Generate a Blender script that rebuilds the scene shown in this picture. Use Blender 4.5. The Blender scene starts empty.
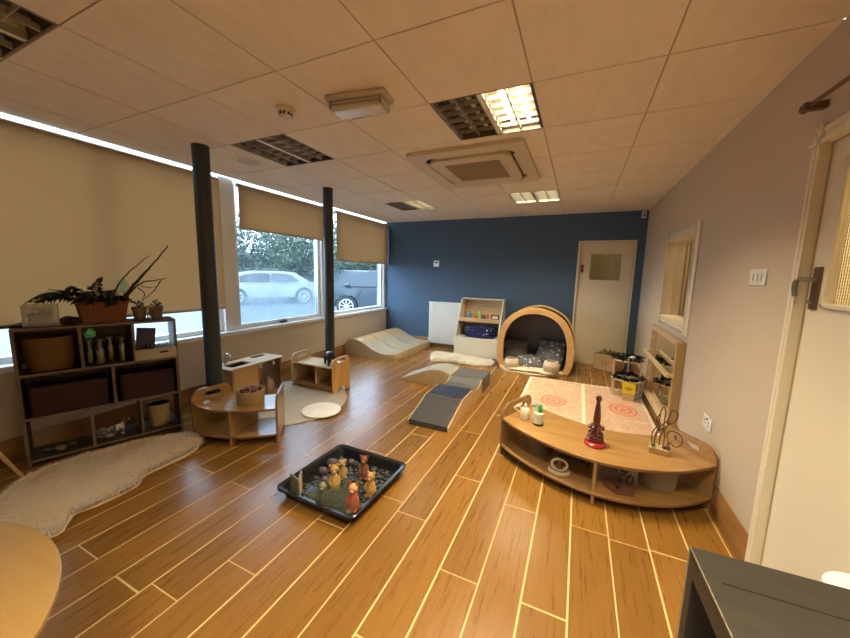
import bpy, bmesh, math, random
from mathutils import Vector, Matrix, noise
random.seed(7)
PI = math.pi
SC = bpy.context.scene
COL = SC.collection

# ------------------------------------------------------------------ camera
cam_d = bpy.data.cameras.new('camera'); cam = bpy.data.objects.new('camera', cam_d); COL.objects.link(cam)
cam_d.sensor_width = 36.0; cam_d.lens = 335.49 / 850 * 36; cam_d.clip_start = 0.02; cam_d.clip_end = 200
_r = Vector((0.90880966, 0.41657563, 0.02301637)); _u = Vector((-0.07575631, 0.11051832, 0.99098268)); _f = Vector((-0.4102755, 0.90235827, -0.13199835))
M = Matrix((( _r.x, _u.x, -_f.x, 0), (_r.y, _u.y, -_f.y, 0), (_r.z, _u.z, -_f.z, 0), (0, 0, 0, 1)))
cam.matrix_world = Matrix.Translation((0, 0, 1.41)) @ M
SC.camera = cam
# ------------------------------------------------------------------ world, exposure
w = bpy.data.worlds.new('overcast_sky'); SC.world = w; w.use_nodes = True
bg = w.node_tree.nodes['Background']; bg.inputs[0].default_value = (0.60, 0.80, 1.0, 1); bg.inputs[1].default_value = 6.0
SC.view_settings.view_transform = 'Standard'; SC.view_settings.look = 'None'; SC.view_settings.gamma = 1
SC.view_settings.use_curve_mapping = False; SC.view_settings.exposure = 0.66
LAMP = (1.0, 0.86, 0.58)      # colour of the warm ceiling tubes
LAMP_W = 33.0                 # power of one lit half fixture
# window portals guide the sampling of the sky through the real windows
def portal(name, y0, y1, z0, z1):
    l = bpy.data.lights.new(name, 'AREA'); l.shape = 'RECTANGLE'; l.size = z1 - z0; l.size_y = y1 - y0; l.cycles.is_portal = True
    o = bpy.data.objects.new(name, l); COL.objects.link(o); o.location = (-3.66, (y0+y1)/2, (z0+z1)/2); o.rotation_euler = (0, -PI/2, 0)
portal('window_daylight', 2.72, 4.12, 0.72, 1.9); portal('window_daylight', 4.44, 5.95, 0.72, 1.62)

# ------------------------------------------------------------------ materials
def mat(name, col, rough=0.6, metal=0.0, col2=None, scale=(8, 8, 8), bump=0.0, bscale=60, coat=0.0, emit=None, estr=0, contrast=(0.35, 0.65), detail=4, spec=0.5, sheen=0):
    m = bpy.data.materials.new(name); m.use_nodes = True; nt = m.node_tree; N = nt.nodes; K = nt.links
    p = N['Principled BSDF']; p.inputs['Base Color'].default_value = (*col, 1); p.inputs['Roughness'].default_value = rough
    p.inputs['Metallic'].default_value = metal; p.inputs['Specular IOR Level'].default_value = spec
    if coat: p.inputs['Coat Weight'].default_value = coat; p.inputs['Coat Roughness'].default_value = 0.15
    if sheen: p.inputs['Sheen Weight'].default_value = sheen
    tc = N.new('ShaderNodeTexCoord')
    if col2:
        mp = N.new('ShaderNodeMapping'); mp.inputs['Scale'].default_value = scale; K.new(tc.outputs['Object'], mp.inputs[0])
        n = N.new('ShaderNodeTexNoise'); n.inputs['Scale'].default_value = 1; n.inputs['Detail'].default_value = detail; K.new(mp.outputs[0], n.inputs['Vector'])
        r = N.new('ShaderNodeValToRGB'); r.color_ramp.elements[0].position = contrast[0]; r.color_ramp.elements[1].position = contrast[1]
        r.color_ramp.elements[0].color = (*col, 1); r.color_ramp.elements[1].color = (*col2, 1)
        K.new(n.outputs['Fac'], r.inputs[0]); K.new(r.outputs[0], p.inputs['Base Color'])
    if bump:
        n2 = N.new('ShaderNodeTexNoise'); n2.inputs['Scale'].default_value = bscale; K.new(tc.outputs['Object'], n2.inputs['Vector'])
        b = N.new('ShaderNodeBump'); b.inputs['Strength'].default_value = bump; b.inputs['Distance'].default_value = 0.01
        K.new(n2.outputs['Fac'], b.inputs['Height']); K.new(b.outputs[0], p.inputs['Normal'])
    if emit: p.inputs['Emission Color'].default_value = (*emit, 1); p.inputs['Emission Strength'].default_value = estr
    return m
def pattern_mat(name, base, spots, scale=20, rough=0.8, thresh=0.3, feature='F1', stretch=(1, 1, 1)):
    m = bpy.data.materials.new(name); m.use_nodes = True; nt = m.node_tree; N = nt.nodes; K = nt.links
    p = N['Principled BSDF']; p.inputs['Roughness'].default_value = rough
    tc = N.new('ShaderNodeTexCoord'); mp = N.new('ShaderNodeMapping'); mp.inputs['Scale'].default_value = stretch; K.new(tc.outputs['Object'], mp.inputs[0])
    v = N.new('ShaderNodeTexVoronoi'); v.feature = feature; v.inputs['Scale'].default_value = scale; v.distance = 'MANHATTAN' if feature == 'F1' else 'EUCLIDEAN'
    K.new(mp.outputs[0], v.inputs['Vector'])
    r = N.new('ShaderNodeValToRGB'); r.color_ramp.interpolation = 'CONSTANT'; r.color_ramp.elements[0].color = (*spots[0], 1); r.color_ramp.elements[1].color = (*base, 1)
    r.color_ramp.elements[1].position = thresh
    for k, c in enumerate(spots[1:]):
        e = r.color_ramp.elements.new(thresh * (k + 2)); e.color = (*c, 1)
    K.new(v.outputs['Distance'], r.inputs[0]); K.new(r.outputs[0], p.inputs['Base Color'])
    return m
def weave_mat(name, c1, c2, sx=60, sz=90, rough=0.75):
    m = bpy.data.materials.new(name); m.use_nodes = True; nt = m.node_tree; N = nt.nodes; K = nt.links
    p = N['Principled BSDF']; p.inputs['Roughness'].default_value = rough
    tc = N.new('ShaderNodeTexCoord')
    br = N.new('ShaderNodeTexBrick'); br.inputs['Scale'].default_value = 1; br.inputs['Brick Width'].default_value = 1/sx*2; br.inputs['Row Height'].default_value = 1/sz
    br.inputs['Mortar Size'].default_value = 0.0015; br.inputs['Color1'].default_value = (*c1, 1); br.inputs['Color2'].default_value = (*[a*0.8 for a in c1], 1); br.inputs['Mortar'].default_value = (*c2, 1)
    sp = N.new('ShaderNodeSeparateXYZ'); cb = N.new('ShaderNodeCombineXYZ'); ad = N.new('ShaderNodeMath'); ad.operation = 'ADD'
    K.new(tc.outputs['Object'], sp.inputs[0]); K.new(sp.outputs[0], ad.inputs[0]); K.new(sp.outputs[1], ad.inputs[1]); K.new(ad.outputs[0], cb.inputs[0]); K.new(sp.outputs[2], cb.inputs[1])
    K.new(cb.outputs[0], br.inputs['Vector']); K.new(br.outputs['Color'], p.inputs['Base Color'])
    b = N.new('ShaderNodeBump'); b.inputs['Strength'].default_value = 0.6; b.inputs['Distance'].default_value = 0.004; b.invert = True
    K.new(br.outputs['Fac'], b.inputs['Height']); K.new(b.outputs[0], p.inputs['Normal'])
    return m
def glass_mat(name, tint=(1, 1, 1), gloss=0.08, haze=0.0, haze_col=(0.85, 0.92, 0.97), fog=False):
    m = bpy.data.materials.new(name); m.use_nodes = True; nt = m.node_tree; N = nt.nodes; K = nt.links
    out = N['Material Output']; N.remove(N['Principled BSDF'])
    t = N.new('ShaderNodeBsdfTransparent'); t.inputs[0].default_value = (*tint, 1)
    g = N.new('ShaderNodeBsdfGlossy'); g.inputs['Roughness'].default_value = 0.03
    mx = N.new('ShaderNodeMixShader'); mx.inputs[0].default_value = gloss; K.new(t.outputs[0], mx.inputs[1]); K.new(g.outputs[0], mx.inputs[2])
    last = mx
    if haze or fog:
        d = N.new('ShaderNodeBsdfTranslucent'); d.inputs[0].default_value = (*haze_col, 1)
        m2 = N.new('ShaderNodeMixShader'); K.new(mx.outputs[0], m2.inputs[1]); K.new(d.outputs[0], m2.inputs[2])
        m2.inputs[0].default_value = haze
        if fog:   # condensation settled on the lower half of the pane
            tc = N.new('ShaderNodeTexCoord'); sp = N.new('ShaderNodeSeparateXYZ'); K.new(tc.outputs['Object'], sp.inputs[0])
            mp = N.new('ShaderNodeMapping'); mp.inputs['Scale'].default_value = (1, 2.2, 2.2); K.new(tc.outputs['Object'], mp.inputs[0])
            n = N.new('ShaderNodeTexNoise'); n.inputs['Scale'].default_value = 1.6; n.inputs['Detail'].default_value = 6; K.new(mp.outputs[0], n.inputs['Vector'])
            a = N.new('ShaderNodeMath'); a.operation = 'MULTIPLY_ADD'; a.inputs[1].default_value = 0.9; K.new(n.outputs['Fac'], a.inputs[0])
            s = N.new('ShaderNodeMath'); s.operation = 'MULTIPLY'; s.inputs[1].default_value = -1.0; K.new(sp.outputs[2], s.inputs[0]); K.new(s.outputs[0], a.inputs[2])
            r = N.new('ShaderNodeMapRange'); r.inputs[1].default_value = fog[0]; r.inputs[2].default_value = fog[1]; r.inputs[3].default_value = 0.04; r.inputs[4].default_value = fog[2]
            K.new(a.outputs[0], r.inputs[0]); K.new(r.outputs[0], m2.inputs[0])
        last = m2
    K.new(last.outputs[0], out.inputs[0]); return m

WOOD = mat('birch_ply', (0.31, 0.165, 0.055), 0.30, col2=(0.39, 0.225, 0.085), scale=(3, 30, 30), coat=0.25)
WOODX = mat('birch_board', (0.30, 0.155, 0.045), 0.22, col2=(0.37, 0.205, 0.07), scale=(2.2, 22, 22), coat=0.6)
WOODL = mat('pale_birch', (0.54, 0.37, 0.19), 0.38, col2=(0.64, 0.48, 0.28), scale=(3, 30, 30))
PINE = mat('orange_pine', (0.58, 0.30, 0.085), 0.4, col2=(0.70, 0.40, 0.14), scale=(30, 30, 3))
EDGE = mat('dark_ply_edge', (0.19, 0.11, 0.05), 0.6); EDGE2 = mat('brown_ply_edge', (0.21, 0.105, 0.04), 0.45)
OAKD = mat('grey_oak', (0.045, 0.027, 0.018), 0.55, col2=(0.075, 0.048, 0.032), scale=(25, 25, 3))
OAKE = mat('grey_oak_edge', (0.13, 0.10, 0.07), 0.5, col2=(0.17, 0.135, 0.095), scale=(10, 10, 30))
SKIRT = mat('varnished_pine', (0.24, 0.11, 0.035), 0.35, col2=(0.32, 0.155, 0.05), scale=(20, 1.5, 20), coat=0.4)
WALLW = mat('magnolia_paint', (0.64, 0.56, 0.46), 0.75, bump=0.12, bscale=90)
WALLR = mat('grey_beige_paint', (0.56, 0.465, 0.355), 0.62, bump=0.12, bscale=90)
BLUE = mat('slate_blue_paint', (0.062, 0.108, 0.182), 0.7, bump=0.1, bscale=90)
WHITE = mat('white_gloss', (0.72, 0.70, 0.65), 0.35)
WPVC = mat('white_pvc', (0.78, 0.80, 0.80), 0.3)
CREAM = mat('cream_gloss_paint', (0.74, 0.66, 0.50), 0.33, bump=0.06, bscale=40)
BLIND = mat('taupe_blind_fabric', (0.42, 0.285, 0.16), 0.9, bump=0.25, bscale=500)
STEEL = mat('slate_column_paint', (0.026, 0.036, 0.046), 0.45)
BLACK = mat('black_plastic', (0.012, 0.012, 0.014), 0.25)
DARKM = mat('dark_metal', (0.05, 0.045, 0.04), 0.35, 0.7)
CHROME = mat('brushed_steel', (0.45, 0.42, 0.38), 0.3, 1.0)
BRONZE = mat('worn_bronze', (0.20, 0.13, 0.08), 0.35, 0.9)
TILE = mat('ceiling_tile', (0.74, 0.64, 0.52), 0.85, col2=(0.79, 0.69, 0.565), scale=(14, 5, 5), bump=0.12, bscale=260)
TBAR = mat('ceiling_grid', (0.40, 0.33, 0.25), 0.6)
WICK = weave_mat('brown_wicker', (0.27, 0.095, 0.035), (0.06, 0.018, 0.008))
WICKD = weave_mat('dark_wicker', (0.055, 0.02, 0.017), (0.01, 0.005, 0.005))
WICKL = weave_mat('pale_seagrass', (0.38, 0.29, 0.18), (0.17, 0.12, 0.06), 80, 120)
FELTB = mat('tan_felt', (0.40, 0.28, 0.13), 0.95, col2=(0.46, 0.33, 0.17), scale=(40, 40, 40), sheen=0.3)
FUR = mat('cream_wool', (0.74, 0.55, 0.33), 0.95, col2=(0.78, 0.60, 0.38), scale=(9, 9, 9), sheen=0.4)
FURW = mat('white_wool', (0.80, 0.74, 0.60), 0.95, col2=(0.88, 0.84, 0.74), scale=(9, 9, 9), sheen=0.3)
LEAF = mat('leaf_green', (0.025, 0.06, 0.015), 0.6, col2=(0.06, 0.11, 0.03), scale=(20, 20, 20))
FERN = mat('dark_fern', (0.018, 0.022, 0.010), 0.7, col2=(0.035, 0.04, 0.018), scale=(20, 20, 20))
TWIG = mat('dark_bark', (0.03, 0.015, 0.01), 0.8, col2=(0.06, 0.03, 0.02), scale=(40, 40, 40))
NAVY = pattern_mat('navy_star_cloth', (0.006, 0.012, 0.085), [(0.60, 0.65, 0.80)], 19, thresh=0.24)
GREYC = mat('grey_fabric', (0.22, 0.20, 0.18), 0.95, col2=(0.28, 0.26, 0.23), scale=(60, 60, 60), bump=0.3, bscale=200)
DGREY = mat('charcoal_fabric', (0.028, 0.025, 0.025), 0.75, col2=(0.07, 0.064, 0.06), scale=(160, 160, 160), bump=0.5, bscale=220)

# ------------------------------------------------------------------ mesh helpers
def B(b, x0, x1, y0, y1, z0, z1, m=None):
    v = [Vector((x, y, z)) for x in (x0, x1) for y in (y0, y1) for z in (z0, z1)]
    if m is not None: v = [m @ q for q in v]
    v = [b.verts.new(q) for q in v]
    for f in ((0, 1, 3, 2), (4, 6, 7, 5), (0, 4, 5, 1), (2, 3, 7, 6), (0, 2, 6, 4), (1, 5, 7, 3)): b.faces.new([v[i] for i in f])
def T(b, pts, r, n=8, cap=True, closed=False):
    pts = [Vector(p) for p in pts]; rr = r if isinstance(r, (list, tuple)) else [r]*len(pts)
    rings = []; k = len(pts); up = None
    for i, p in enumerate(pts):
        if closed: d = pts[(i+1) % k] - pts[i-1]
        else: d = pts[min(i+1, k-1)] - pts[max(i-1, 0)]
        d.normalize()
        if up is None: up = Vector((0, 0, 1)) if abs(d.z) < 0.9 else Vector((1, 0, 0))
        a = d.cross(up); 
        if a.length < 1e-5: a = d.orthogonal()
        a.normalize(); up = a.cross(d).normalized()
        rings.append([b.verts.new(p + rr[i]*(math.cos(t)*a + math.sin(t)*up)) for t in [2*PI*j/n for j in range(n)]])
    for i in range(k if closed else k-1):
        A, C_ = rings[i], rings[(i+1) % k]
        for j in range(n): b.faces.new((A[j], A[(j+1) % n], C_[(j+1) % n], C_[j]))
    if cap and not closed: b.faces.new(rings[0][::-1]); b.faces.new(rings[-1])
def CY(b, p0, p1, r0, r1=None, n=24): T(b, [p0, p1], [r0, r1 if r1 is not None else r0], n)
def LA(b, prof, loc=(0, 0, 0), n=28, m=None, sy=1.0):
    rings = []
    for (r, z) in prof:
        if r < 1e-5:
            q = Vector((0, 0, z)); q = (m @ q if m else q) + Vector(loc); rings.append([b.verts.new(q)])
        else:
            R_ = []
            for j in range(n):
                q = Vector((r*math.cos(2*PI*j/n), sy*r*math.sin(2*PI*j/n), z)); q = (m @ q if m else q) + Vector(loc); R_.append(b.verts.new(q))
            rings.append(R_)
    for A, C_ in zip(rings, rings[1:]):
        if len(A) == 1 and len(C_) == 1: continue
        for j in range(n):
            if len(A) == 1: b.faces.new((A[0], C_[(j+1) % n], C_[j]))
            elif len(C_) == 1: b.faces.new((A[j], A[(j+1) % n], C_[0]))
            else: b.faces.new((A[j], A[(j+1) % n], C_[(j+1) % n], C_[j]))
def plate(b, outer, holes, t, fn, em=0):
    """flat plate with holes: 2D loops (u,v), thickness t along w, fn(u,v,w)->xyz"""
    tmp = bmesh.new(); es = []
    for lp in [outer] + holes:
        vs = [tmp.verts.new((u, v, 0)) for u, v in lp]
        es += [tmp.edges.new((vs[i], vs[(i+1) % len(vs)])) for i in range(len(vs))]
    bmesh.ops.triangle_fill(tmp, use_beauty=True, use_dissolve=False, edges=es)
    tmp.verts.ensure_lookup_table(); tmp.verts.index_update()
    co = [v.co.copy() for v in tmp.verts]; fs = [[v.index for v in f.verts] for f in tmp.faces]; tmp.free()
    A = [b.verts.new(fn(c.x, c.y, 0)) for c in co]; Z = [b.verts.new(fn(c.x, c.y, t)) for c in co]
    for f in fs: b.faces.new([A[i] for i in f]); b.faces.new([Z[i] for i in f[::-1]])
    k = 0
    for lp in [outer] + holes:
        n = len(lp)
        for i in range(n): b.faces.new((A[k+i], A[k+(i+1) % n], Z[k+(i+1) % n], Z[k+i])).material_index = em
        k += n
def PR(b, poly, z0, z1, em=0): plate(b, poly, [], z1-z0, lambda u, v, w: (u, v, z0+w), em)
def PY(b, poly, y0, y1): plate(b, poly, [], y1-y0, lambda u, v, w: (u, y0+w, v))
def PX(b, poly, x0, x1): plate(b, poly, [], x1-x0, lambda u, v, w: (x0+w, u, v))
def BL(b, c, s, sub=3, amp=0.0, fr=3.0, seed=0, m=None):
    r = bmesh.ops.create_icosphere(b, subdivisions=sub, radius=1.0)
    for v in r['verts']:
        n = v.co.normalized(); k = 1 + amp*noise.noise(n*fr + Vector((seed*3.1, seed*1.7, seed)))
        q = Vector((n.x*s[0]*k, n.y*s[1]*k, n.z*s[2]*k))
        if m is not None: q = m @ q
        v.co = q + Vector(c)
def circle(cx, cy, rx, ry=None, n=32, a0=0, a1=2*PI):
    ry = ry or rx; full = abs(a1-a0-2*PI) < 1e-4
    return [(cx+rx*math.cos(a0+(a1-a0)*i/(n if full else n-1)), cy+ry*math.sin(a0+(a1-a0)*i/(n if full else n-1))) for i in range(n)]
def rrect(x0, x1, y0, y1, r, n=6, which=(1, 1, 1, 1)):
    out = []
    for k, (cx, cy, a) in enumerate(((x1-r, y1-r, 0), (x0+r, y1-r, PI/2), (x0+r, y0+r, PI), (x1-r, y0+r, 1.5*PI))):
        if which[k]: out += [(cx+r*math.cos(a+PI/2*i/n), cy+r*math.sin(a+PI/2*i/n)) for i in range(n+1)]
        else: out.append(((x1, y1), (x0, y1), (x0, y0), (x1, y0))[k])
    return out
def smooth_line(P, n=6):
    P = [Vector((*p, 0)) if len(p) == 2 else Vector(p) for p in P]; out = []
    for i in range(len(P)-1):
        p0 = P[max(i-1, 0)]; p1 = P[i]; p2 = P[i+1]; p3 = P[min(i+2, len(P)-1)]
        for k in range(n):
            t = k/n; out.append(0.5*((2*p1)+(p2-p0)*t+(2*p0-5*p1+4*p2-p3)*t*t+(3*p1-p0-3*p2+p3)*t**3))
    out.append(P[-1]); return out
def O(name, b, m, parent=None, bevel=0.0, ang=35, kind=None, **kw):
    me = bpy.data.meshes.new(name); bmesh.ops.recalc_face_normals(b, faces=b.faces[:]); b.to_mesh(me); b.free()
    for k in (m if isinstance(m, (list, tuple)) else [m]): me.materials.append(k)
    me.shade_smooth(); me.set_sharp_from_angle(angle=math.radians(ang))
    o = bpy.data.objects.new(name, me); COL.objects.link(o)
    if parent: o.parent = parent
    if bevel:
        q = o.modifiers.new('bevel', 'BEVEL'); q.width = bevel; q.segments = 2; q.limit_method = 'ANGLE'; q.angle_limit = math.radians(40)
    if kind: o['kind'] = kind
    for k, v in kw.items(): o[k] = v
    return o
def nb(): return bmesh.new()
def thing(name, label, cat, loc=(0, 0, 0), rz=0.0, group=None):
    o = bpy.data.objects.new(name, None); o.empty_display_size = 0.1; COL.objects.link(o); o.location = loc; o.rotation_euler = (0, 0, rz)
    o['label'] = label; o['category'] = cat
    if group: o['group'] = group
    return o
def tag(o, label, cat, group=None):
    o['label'] = label; o['category'] = cat
    if group: o['group'] = group
    return o
def box_part(name, m, parent, *boxes, bevel=0.0, **kw):
    b = nb()
    for q in boxes: B(b, *q)
    return O(name, b, m, parent, bevel, **kw)
def copy_tree(o, parent=None):
    c = o.copy(); COL.objects.link(c)
    if parent: c.parent = parent
    for ch in list(o.children): copy_tree(ch, c)
    return c

# ================================================================== STRUCTURE
XL, XR, YB, YN, H = -3.65, 0.86, 6.05, -2.6, 2.43
# floor: vinyl planks with pale joints
def floor_mat():
    m = bpy.data.materials.new('oak_plank'); m.use_nodes = True; nt = m.node_tree; N = nt.nodes; K = nt.links; p = N['Principled BSDF']
    at = N.new('ShaderNodeAttribute'); at.attribute_name = 'rnd'; at.attribute_type = 'GEOMETRY'
    tc = N.new('ShaderNodeTexCoord'); mp = N.new('ShaderNodeMapping'); mp.inputs['Scale'].default_value = (60, 3.5, 1); K.new(tc.outputs['Object'], mp.inputs[0])
    ad = N.new('ShaderNodeVectorMath'); ad.operation = 'MULTIPLY_ADD'; ad.inputs[1].default_value = (37, 91, 13); K.new(at.outputs['Vector'], ad.inputs[0]); K.new(mp.outputs[0], ad.inputs[2])
    n = N.new('ShaderNodeTexNoise'); n.inputs['Scale'].default_value = 1; n.inputs['Detail'].default_value = 6; n.inputs['Roughness'].default_value = 0.6; n.inputs['Distortion'].default_value = 0.6; K.new(ad.outputs[0], n.inputs['Vector'])
    r = N.new('ShaderNodeValToRGB'); e = r.color_ramp.elements; e[0].position = 0.3; e[0].color = (0.176, 0.077, 0.013, 1); e[1].position = 0.72; e[1].color = (0.228, 0.106, 0.019, 1); K.new(n.outputs['Fac'], r.inputs[0])
    hs = N.new('ShaderNodeHueSaturation'); K.new(r.outputs[0], hs.inputs['Color'])
    mr = N.new('ShaderNodeMapRange'); mr.inputs[3].default_value = 0.84; mr.inputs[4].default_value = 1.16; K.new(at.outputs['Fac'], mr.inputs[0]); K.new(mr.outputs[0], hs.inputs['Value']); K.new(hs.outputs[0], p.inputs['Base Color'])
    r2 = N.new('ShaderNodeMapRange'); r2.inputs[3].default_value = 0.25; r2.inputs[4].default_value = 0.31; K.new(n.outputs['Fac'], r2.inputs[0]); K.new(r2.outputs[0], p.inputs['Roughness'])
    b = N.new('ShaderNodeBump'); b.inputs['Strength'].default_value = 0.03; b.inputs['Distance'].default_value = 0.001; K.new(n.outputs['Fac'], b.inputs['Height']); K.new(b.outputs[0], p.inputs['Normal'])
    return m
FLOORM = floor_mat(); GROUT = mat('pale_joint_strip', (0.62, 0.43, 0.19), 0.4)
b = nb(); B(b, XL-0.25, XR+0.2, YN, YB+0.2, -0.05, -0.0012)
for f in b.faces: f.material_index = 1
lay = b.loops.layers.float_color.new('rnd')
phase = {-12: 1.38, -11: 0.68, -8: 1.9, 4: 1.3, 0: 1.36, 1: 1.96, 2: 0.76, 3: 1.95, -1: 1.97, -2: 1.36, -3: 2.12, -4: 1.62, -5: 0.52, -6: 1.36, -9: 0.67, -10: 1.37}
x = -0.13 - 19*0.19; i = -19
while x < XR:
    kx = round((x+0.13)/0.19); ph = phase.get(kx, random.choice((0.15, 0.62, 0.95, 1.3, 1.8))); L_ = 1.18
    y = ph - 4*L_
    g = 0.0034 if kx % 3 else 0.0052
    while y < YB:
        y0 = max(y+g*0.8, YN); y1 = min(y+L_-g*0.8, YB+0.0); x0 = max(x+g, XL); x1 = min(x+0.19-g, XR+0.1)
        if y1 > y0 and x1 > x0:
            f = b.faces.new([b.verts.new(q) for q in ((x0, y0, 0), (x1, y0, 0), (x1, y1, 0), (x0, y1, 0))]); f.material_index = 0
            rv = random.random()
            for l in f.loops: l[lay] = (rv, rv, rv, 1)
        y += L_
    x += 0.19
O('floor', b, [FLOORM, GROUT], kind='structure')
# ceiling: 0.6 m tiles on a grid; four-lamp fixtures and the air unit take whole tiles
GX, GY = -0.307, 1.982
lights = {(-1, 0): (0, 1), (-1, 4): (1, 1), (-4, 4): (0, 1), (-4, 0): (0, 0), (-4, -3): (0, 0), (-1, -5): (0, 1), (0, -3): (0, 1)}
b = nb(); bb = nb()
for i in range(-6, 3):
    for j in range(-8, 8):
        x0, x1, y0, y1 = GX+.6*i, GX+.6*i+.6, GY+.6*j, GY+.6*j+.6
        X0, X1, Y0, Y1 = max(x0, XL), min(x1, XR), max(y0, YN), min(y1, YB)
        if X1 <= X0 or Y1 <= Y0 or (i, j) in lights: continue
        g = 0.004
        B(b, X0 if X0 > x0 else X0+g, X1 if X1 < x1 else X1-g, Y0 if Y0 > y0 else Y0+g, Y1 if Y1 < y1 else Y1-g, H, H+0.012)
        B(bb, X0, X1, Y0, Y1, H+0.006, H+0.03)
ce = O('ceiling', b, TILE, kind='structure'); O('ceiling_grid', bb, TBAR, ce)
# back wall with door opening
DX0, DX1, DH = -0.03, 0.72, 1.97
b = nb(); B(b, XL-0.25, DX0, YB, YB+0.12, 0, H); B(b, DX1, XR+0.2, YB, YB+0.12, 0, H); B(b, DX0, DX1, YB, YB+0.12, DH, H)
O('wall_back', b, BLUE, kind='structure')
b = nb(); B(b, XL-0.25, XR+0.2, YN-0.12, YN, 0, H); O('wall_near', b, WALLW, kind='structure')
# left wall
b = nb(); B(b, XL-0.2, XL, YN, YB, 0, 0.655)
B(b, XL-0.2, XL-0.001, YN, -1.6, 0.655, H)
O('wall_left', b, WALLW, kind='structure')
b = nb()
for y0, y1 in ((2.53, 2.70), (4.14, 4.42), (5.97, 6.05), (-1.6, -1.4), (0.4, 0.46)): B(b, XL-0.16, XL-0.02, y0, y1, 0.70, H)
O('trim_2', b, WPVC, kind='structure')
b = nb(); B(b, XL-0.2, XL+0.035, -1.6, YB, 0.655, 0.70); O('trim_1', b, WPVC, bevel=0.006, kind='structure')
# right wall
DY0, DY1, D2H = 1.13, 1.93, 1.96
WY0, WY1, WZ0, WZ1 = 3.50, 4.46, 1.02, 1.82
b = nb()
for q in ((YN, DY0, 0, H), (DY0, DY1, D2H, H), (DY1, WY0, 0, H), (WY0, WY1, 0, WZ0), (WY0, WY1, WZ1, H), (WY1, YB, 0, H)): B(b, XR, XR+0.14, q[0], q[1], q[2], q[3])
O('wall_right', b, WALLR, kind='structure')
# baseboards
prof = [(0, 0), (0.02, 0), (0.02, 0.115), (0.014, 0.125), (0.014, 0.14), (0.006, 0.165), (0, 0.165)]
b = nb(); plate(b, [(XR-u, v) for u, v in prof], [], YB-2.0, lambda u, v, w_: (u, 2.0+w_, v)); plate(b, [(XR-u, v) for u, v in prof], [], 1.06-YN, lambda u, v, w_: (u, YN+w_, v)); O('baseboard_right', b, SKIRT, kind='structure')
b = nb(); plate(b, [(XL+u, v) for u, v in prof], [], YB-YN, lambda u, v, w_: (u, YN+w_, v)); O('baseboard_left', b, SKIRT, kind='structure')
b = nb(); plate(b, [(YB-u, v) for u, v in prof], [], DX0-0.06-XL-0.02, lambda u, v, w_: (XL+0.02+w_, u, v)); O('baseboard_back', b, SKIRT, kind='structure')
# windows in the left wall
FOG2 = glass_mat('misted_window_glass', (0.96, 0.98, 1), 0.05, fog=(-0.95, -0.40, 0.55), haze_col=(0.20, 0.25, 0.29)); FOG3 = glass_mat('clear_window_glass', (0.96, 0.98, 1), 0.04, haze=0.02, haze_col=(0.3, 0.36, 0.4))
def window(n, y0, y1, z0, z1, gm, mids=(), trans=None):
    t = 0.05; b = nb(); X0, X1 = XL-0.13, XL-0.06
    B(b, X0, X1, y0, y1, z0, z0+t); B(b, X0, X1, y0, y1, z1-t, z1); B(b, X0, X1, y0, y0+t, z0+t, z1-t); B(b, X0, X1, y1-t, y1, z0+t, z1-t)
    for q in mids: B(b, X0, X1, q-t/2, q+t/2, z0+t, z1-t)
    r = O('window_%d' % n, b, WPVC, kind='structure'); bars = [y0+t] + [m_ for m_ in mids] + [y1-t]
    for a, c in zip(bars, bars[1:]):
        b = nb(); B(b, XL-0.10, XL-0.095, a+(t/2 if a in mids else 0), c-(t/2 if c in mids else 0), z0+t, z1-t); O('pane', b, gm, r)
    return r
window(1, -1.4, 0.4, 0.70, H, FOG3, (-0.5,)); window(2, 0.46, 2.53, 0.70, H, FOG3, (1.5,)); 
w3 = window(3, 2.70, 4.14, 0.70, H, FOG2); window(4, 4.42, 5.97, 0.70, H, FOG3)
box_part('window_handle', BLACK, w3, (XL-0.06, XL-0.03, 3.32, 3.44, 0.712, 0.728))
# ------------------------------------------------------------------ door 1 (back wall)
fr = box_part('door_1', CREAM, None, (DX0-0.03, DX0, YB-0.012, YB+0.1, 0, DH+0.03), (DX1, DX1+0.03, YB-0.012, YB+0.1, 0, DH+0.03), (DX0, DX1, YB-0.012, YB+0.1, DH, DH+0.03), bevel=0.004, kind='structure')
b = nb(); plate(b, [(DX0, 0.005), (DX1, 0.005), (DX1, DH), (DX0, DH)], [[(0.13, 1.38), (0.57, 1.38), (0.57, 1.80), (0.13, 1.80)]], 0.04, lambda u, v, w_: (u, YB+0.03+w_, v)); O('door_leaf', b, CREAM, fr)
b = nb()
for q in ((0.115, 0.585, 1.365, 1.385), (0.115, 0.585, 1.795, 1.815), (0.115, 0.135, 1.385, 1.795), (0.565, 0.585, 1.385, 1.795)): B(b, q[0], q[1], YB+0.02, YB+0.03, q[2], q[3])
O('glazing_bead', b, CREAM, fr)
b = nb(); B(b, 0.13, 0.57, YB+0.045, YB+0.05, 1.38, 1.80); O('pane', b, glass_mat('door_glass', (0.9, 0.9, 0.85), 0.10), fr)
b = nb(); P = [(0.13+0.44*i/60, 0.012*math.sin(i*0.9)+0.006*math.sin(i*2.3)) for i in range(61)]
vs = [(b.verts.new((x_, YB+0.10+d, 1.34)), b.verts.new((x_, YB+0.10+d, 1.84))) for x_, d in P]
for a, c in zip(vs, vs[1:]): b.faces.new((a[0], c[0], c[1], a[1]))
bmesh.ops.solidify(b, geom=b.faces[:], thickness=0.003)
O('curtain', b, mat('beige_net_curtain', (0.55, 0.50, 0.38), 0.9), fr)
box_part('sign_plate', mat('dark_red_sign', (0.16, 0.03, 0.02), 0.4), fr, (0.00, 0.045, YB+0.022, YB+0.03, 1.50, 1.62))
box_part('sign_face', mat('faded_sign_face', (0.35, 0.12, 0.08), 0.4), fr, (0.01, 0.035, YB+0.019, YB+0.022, 1.53, 1.59))
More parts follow.
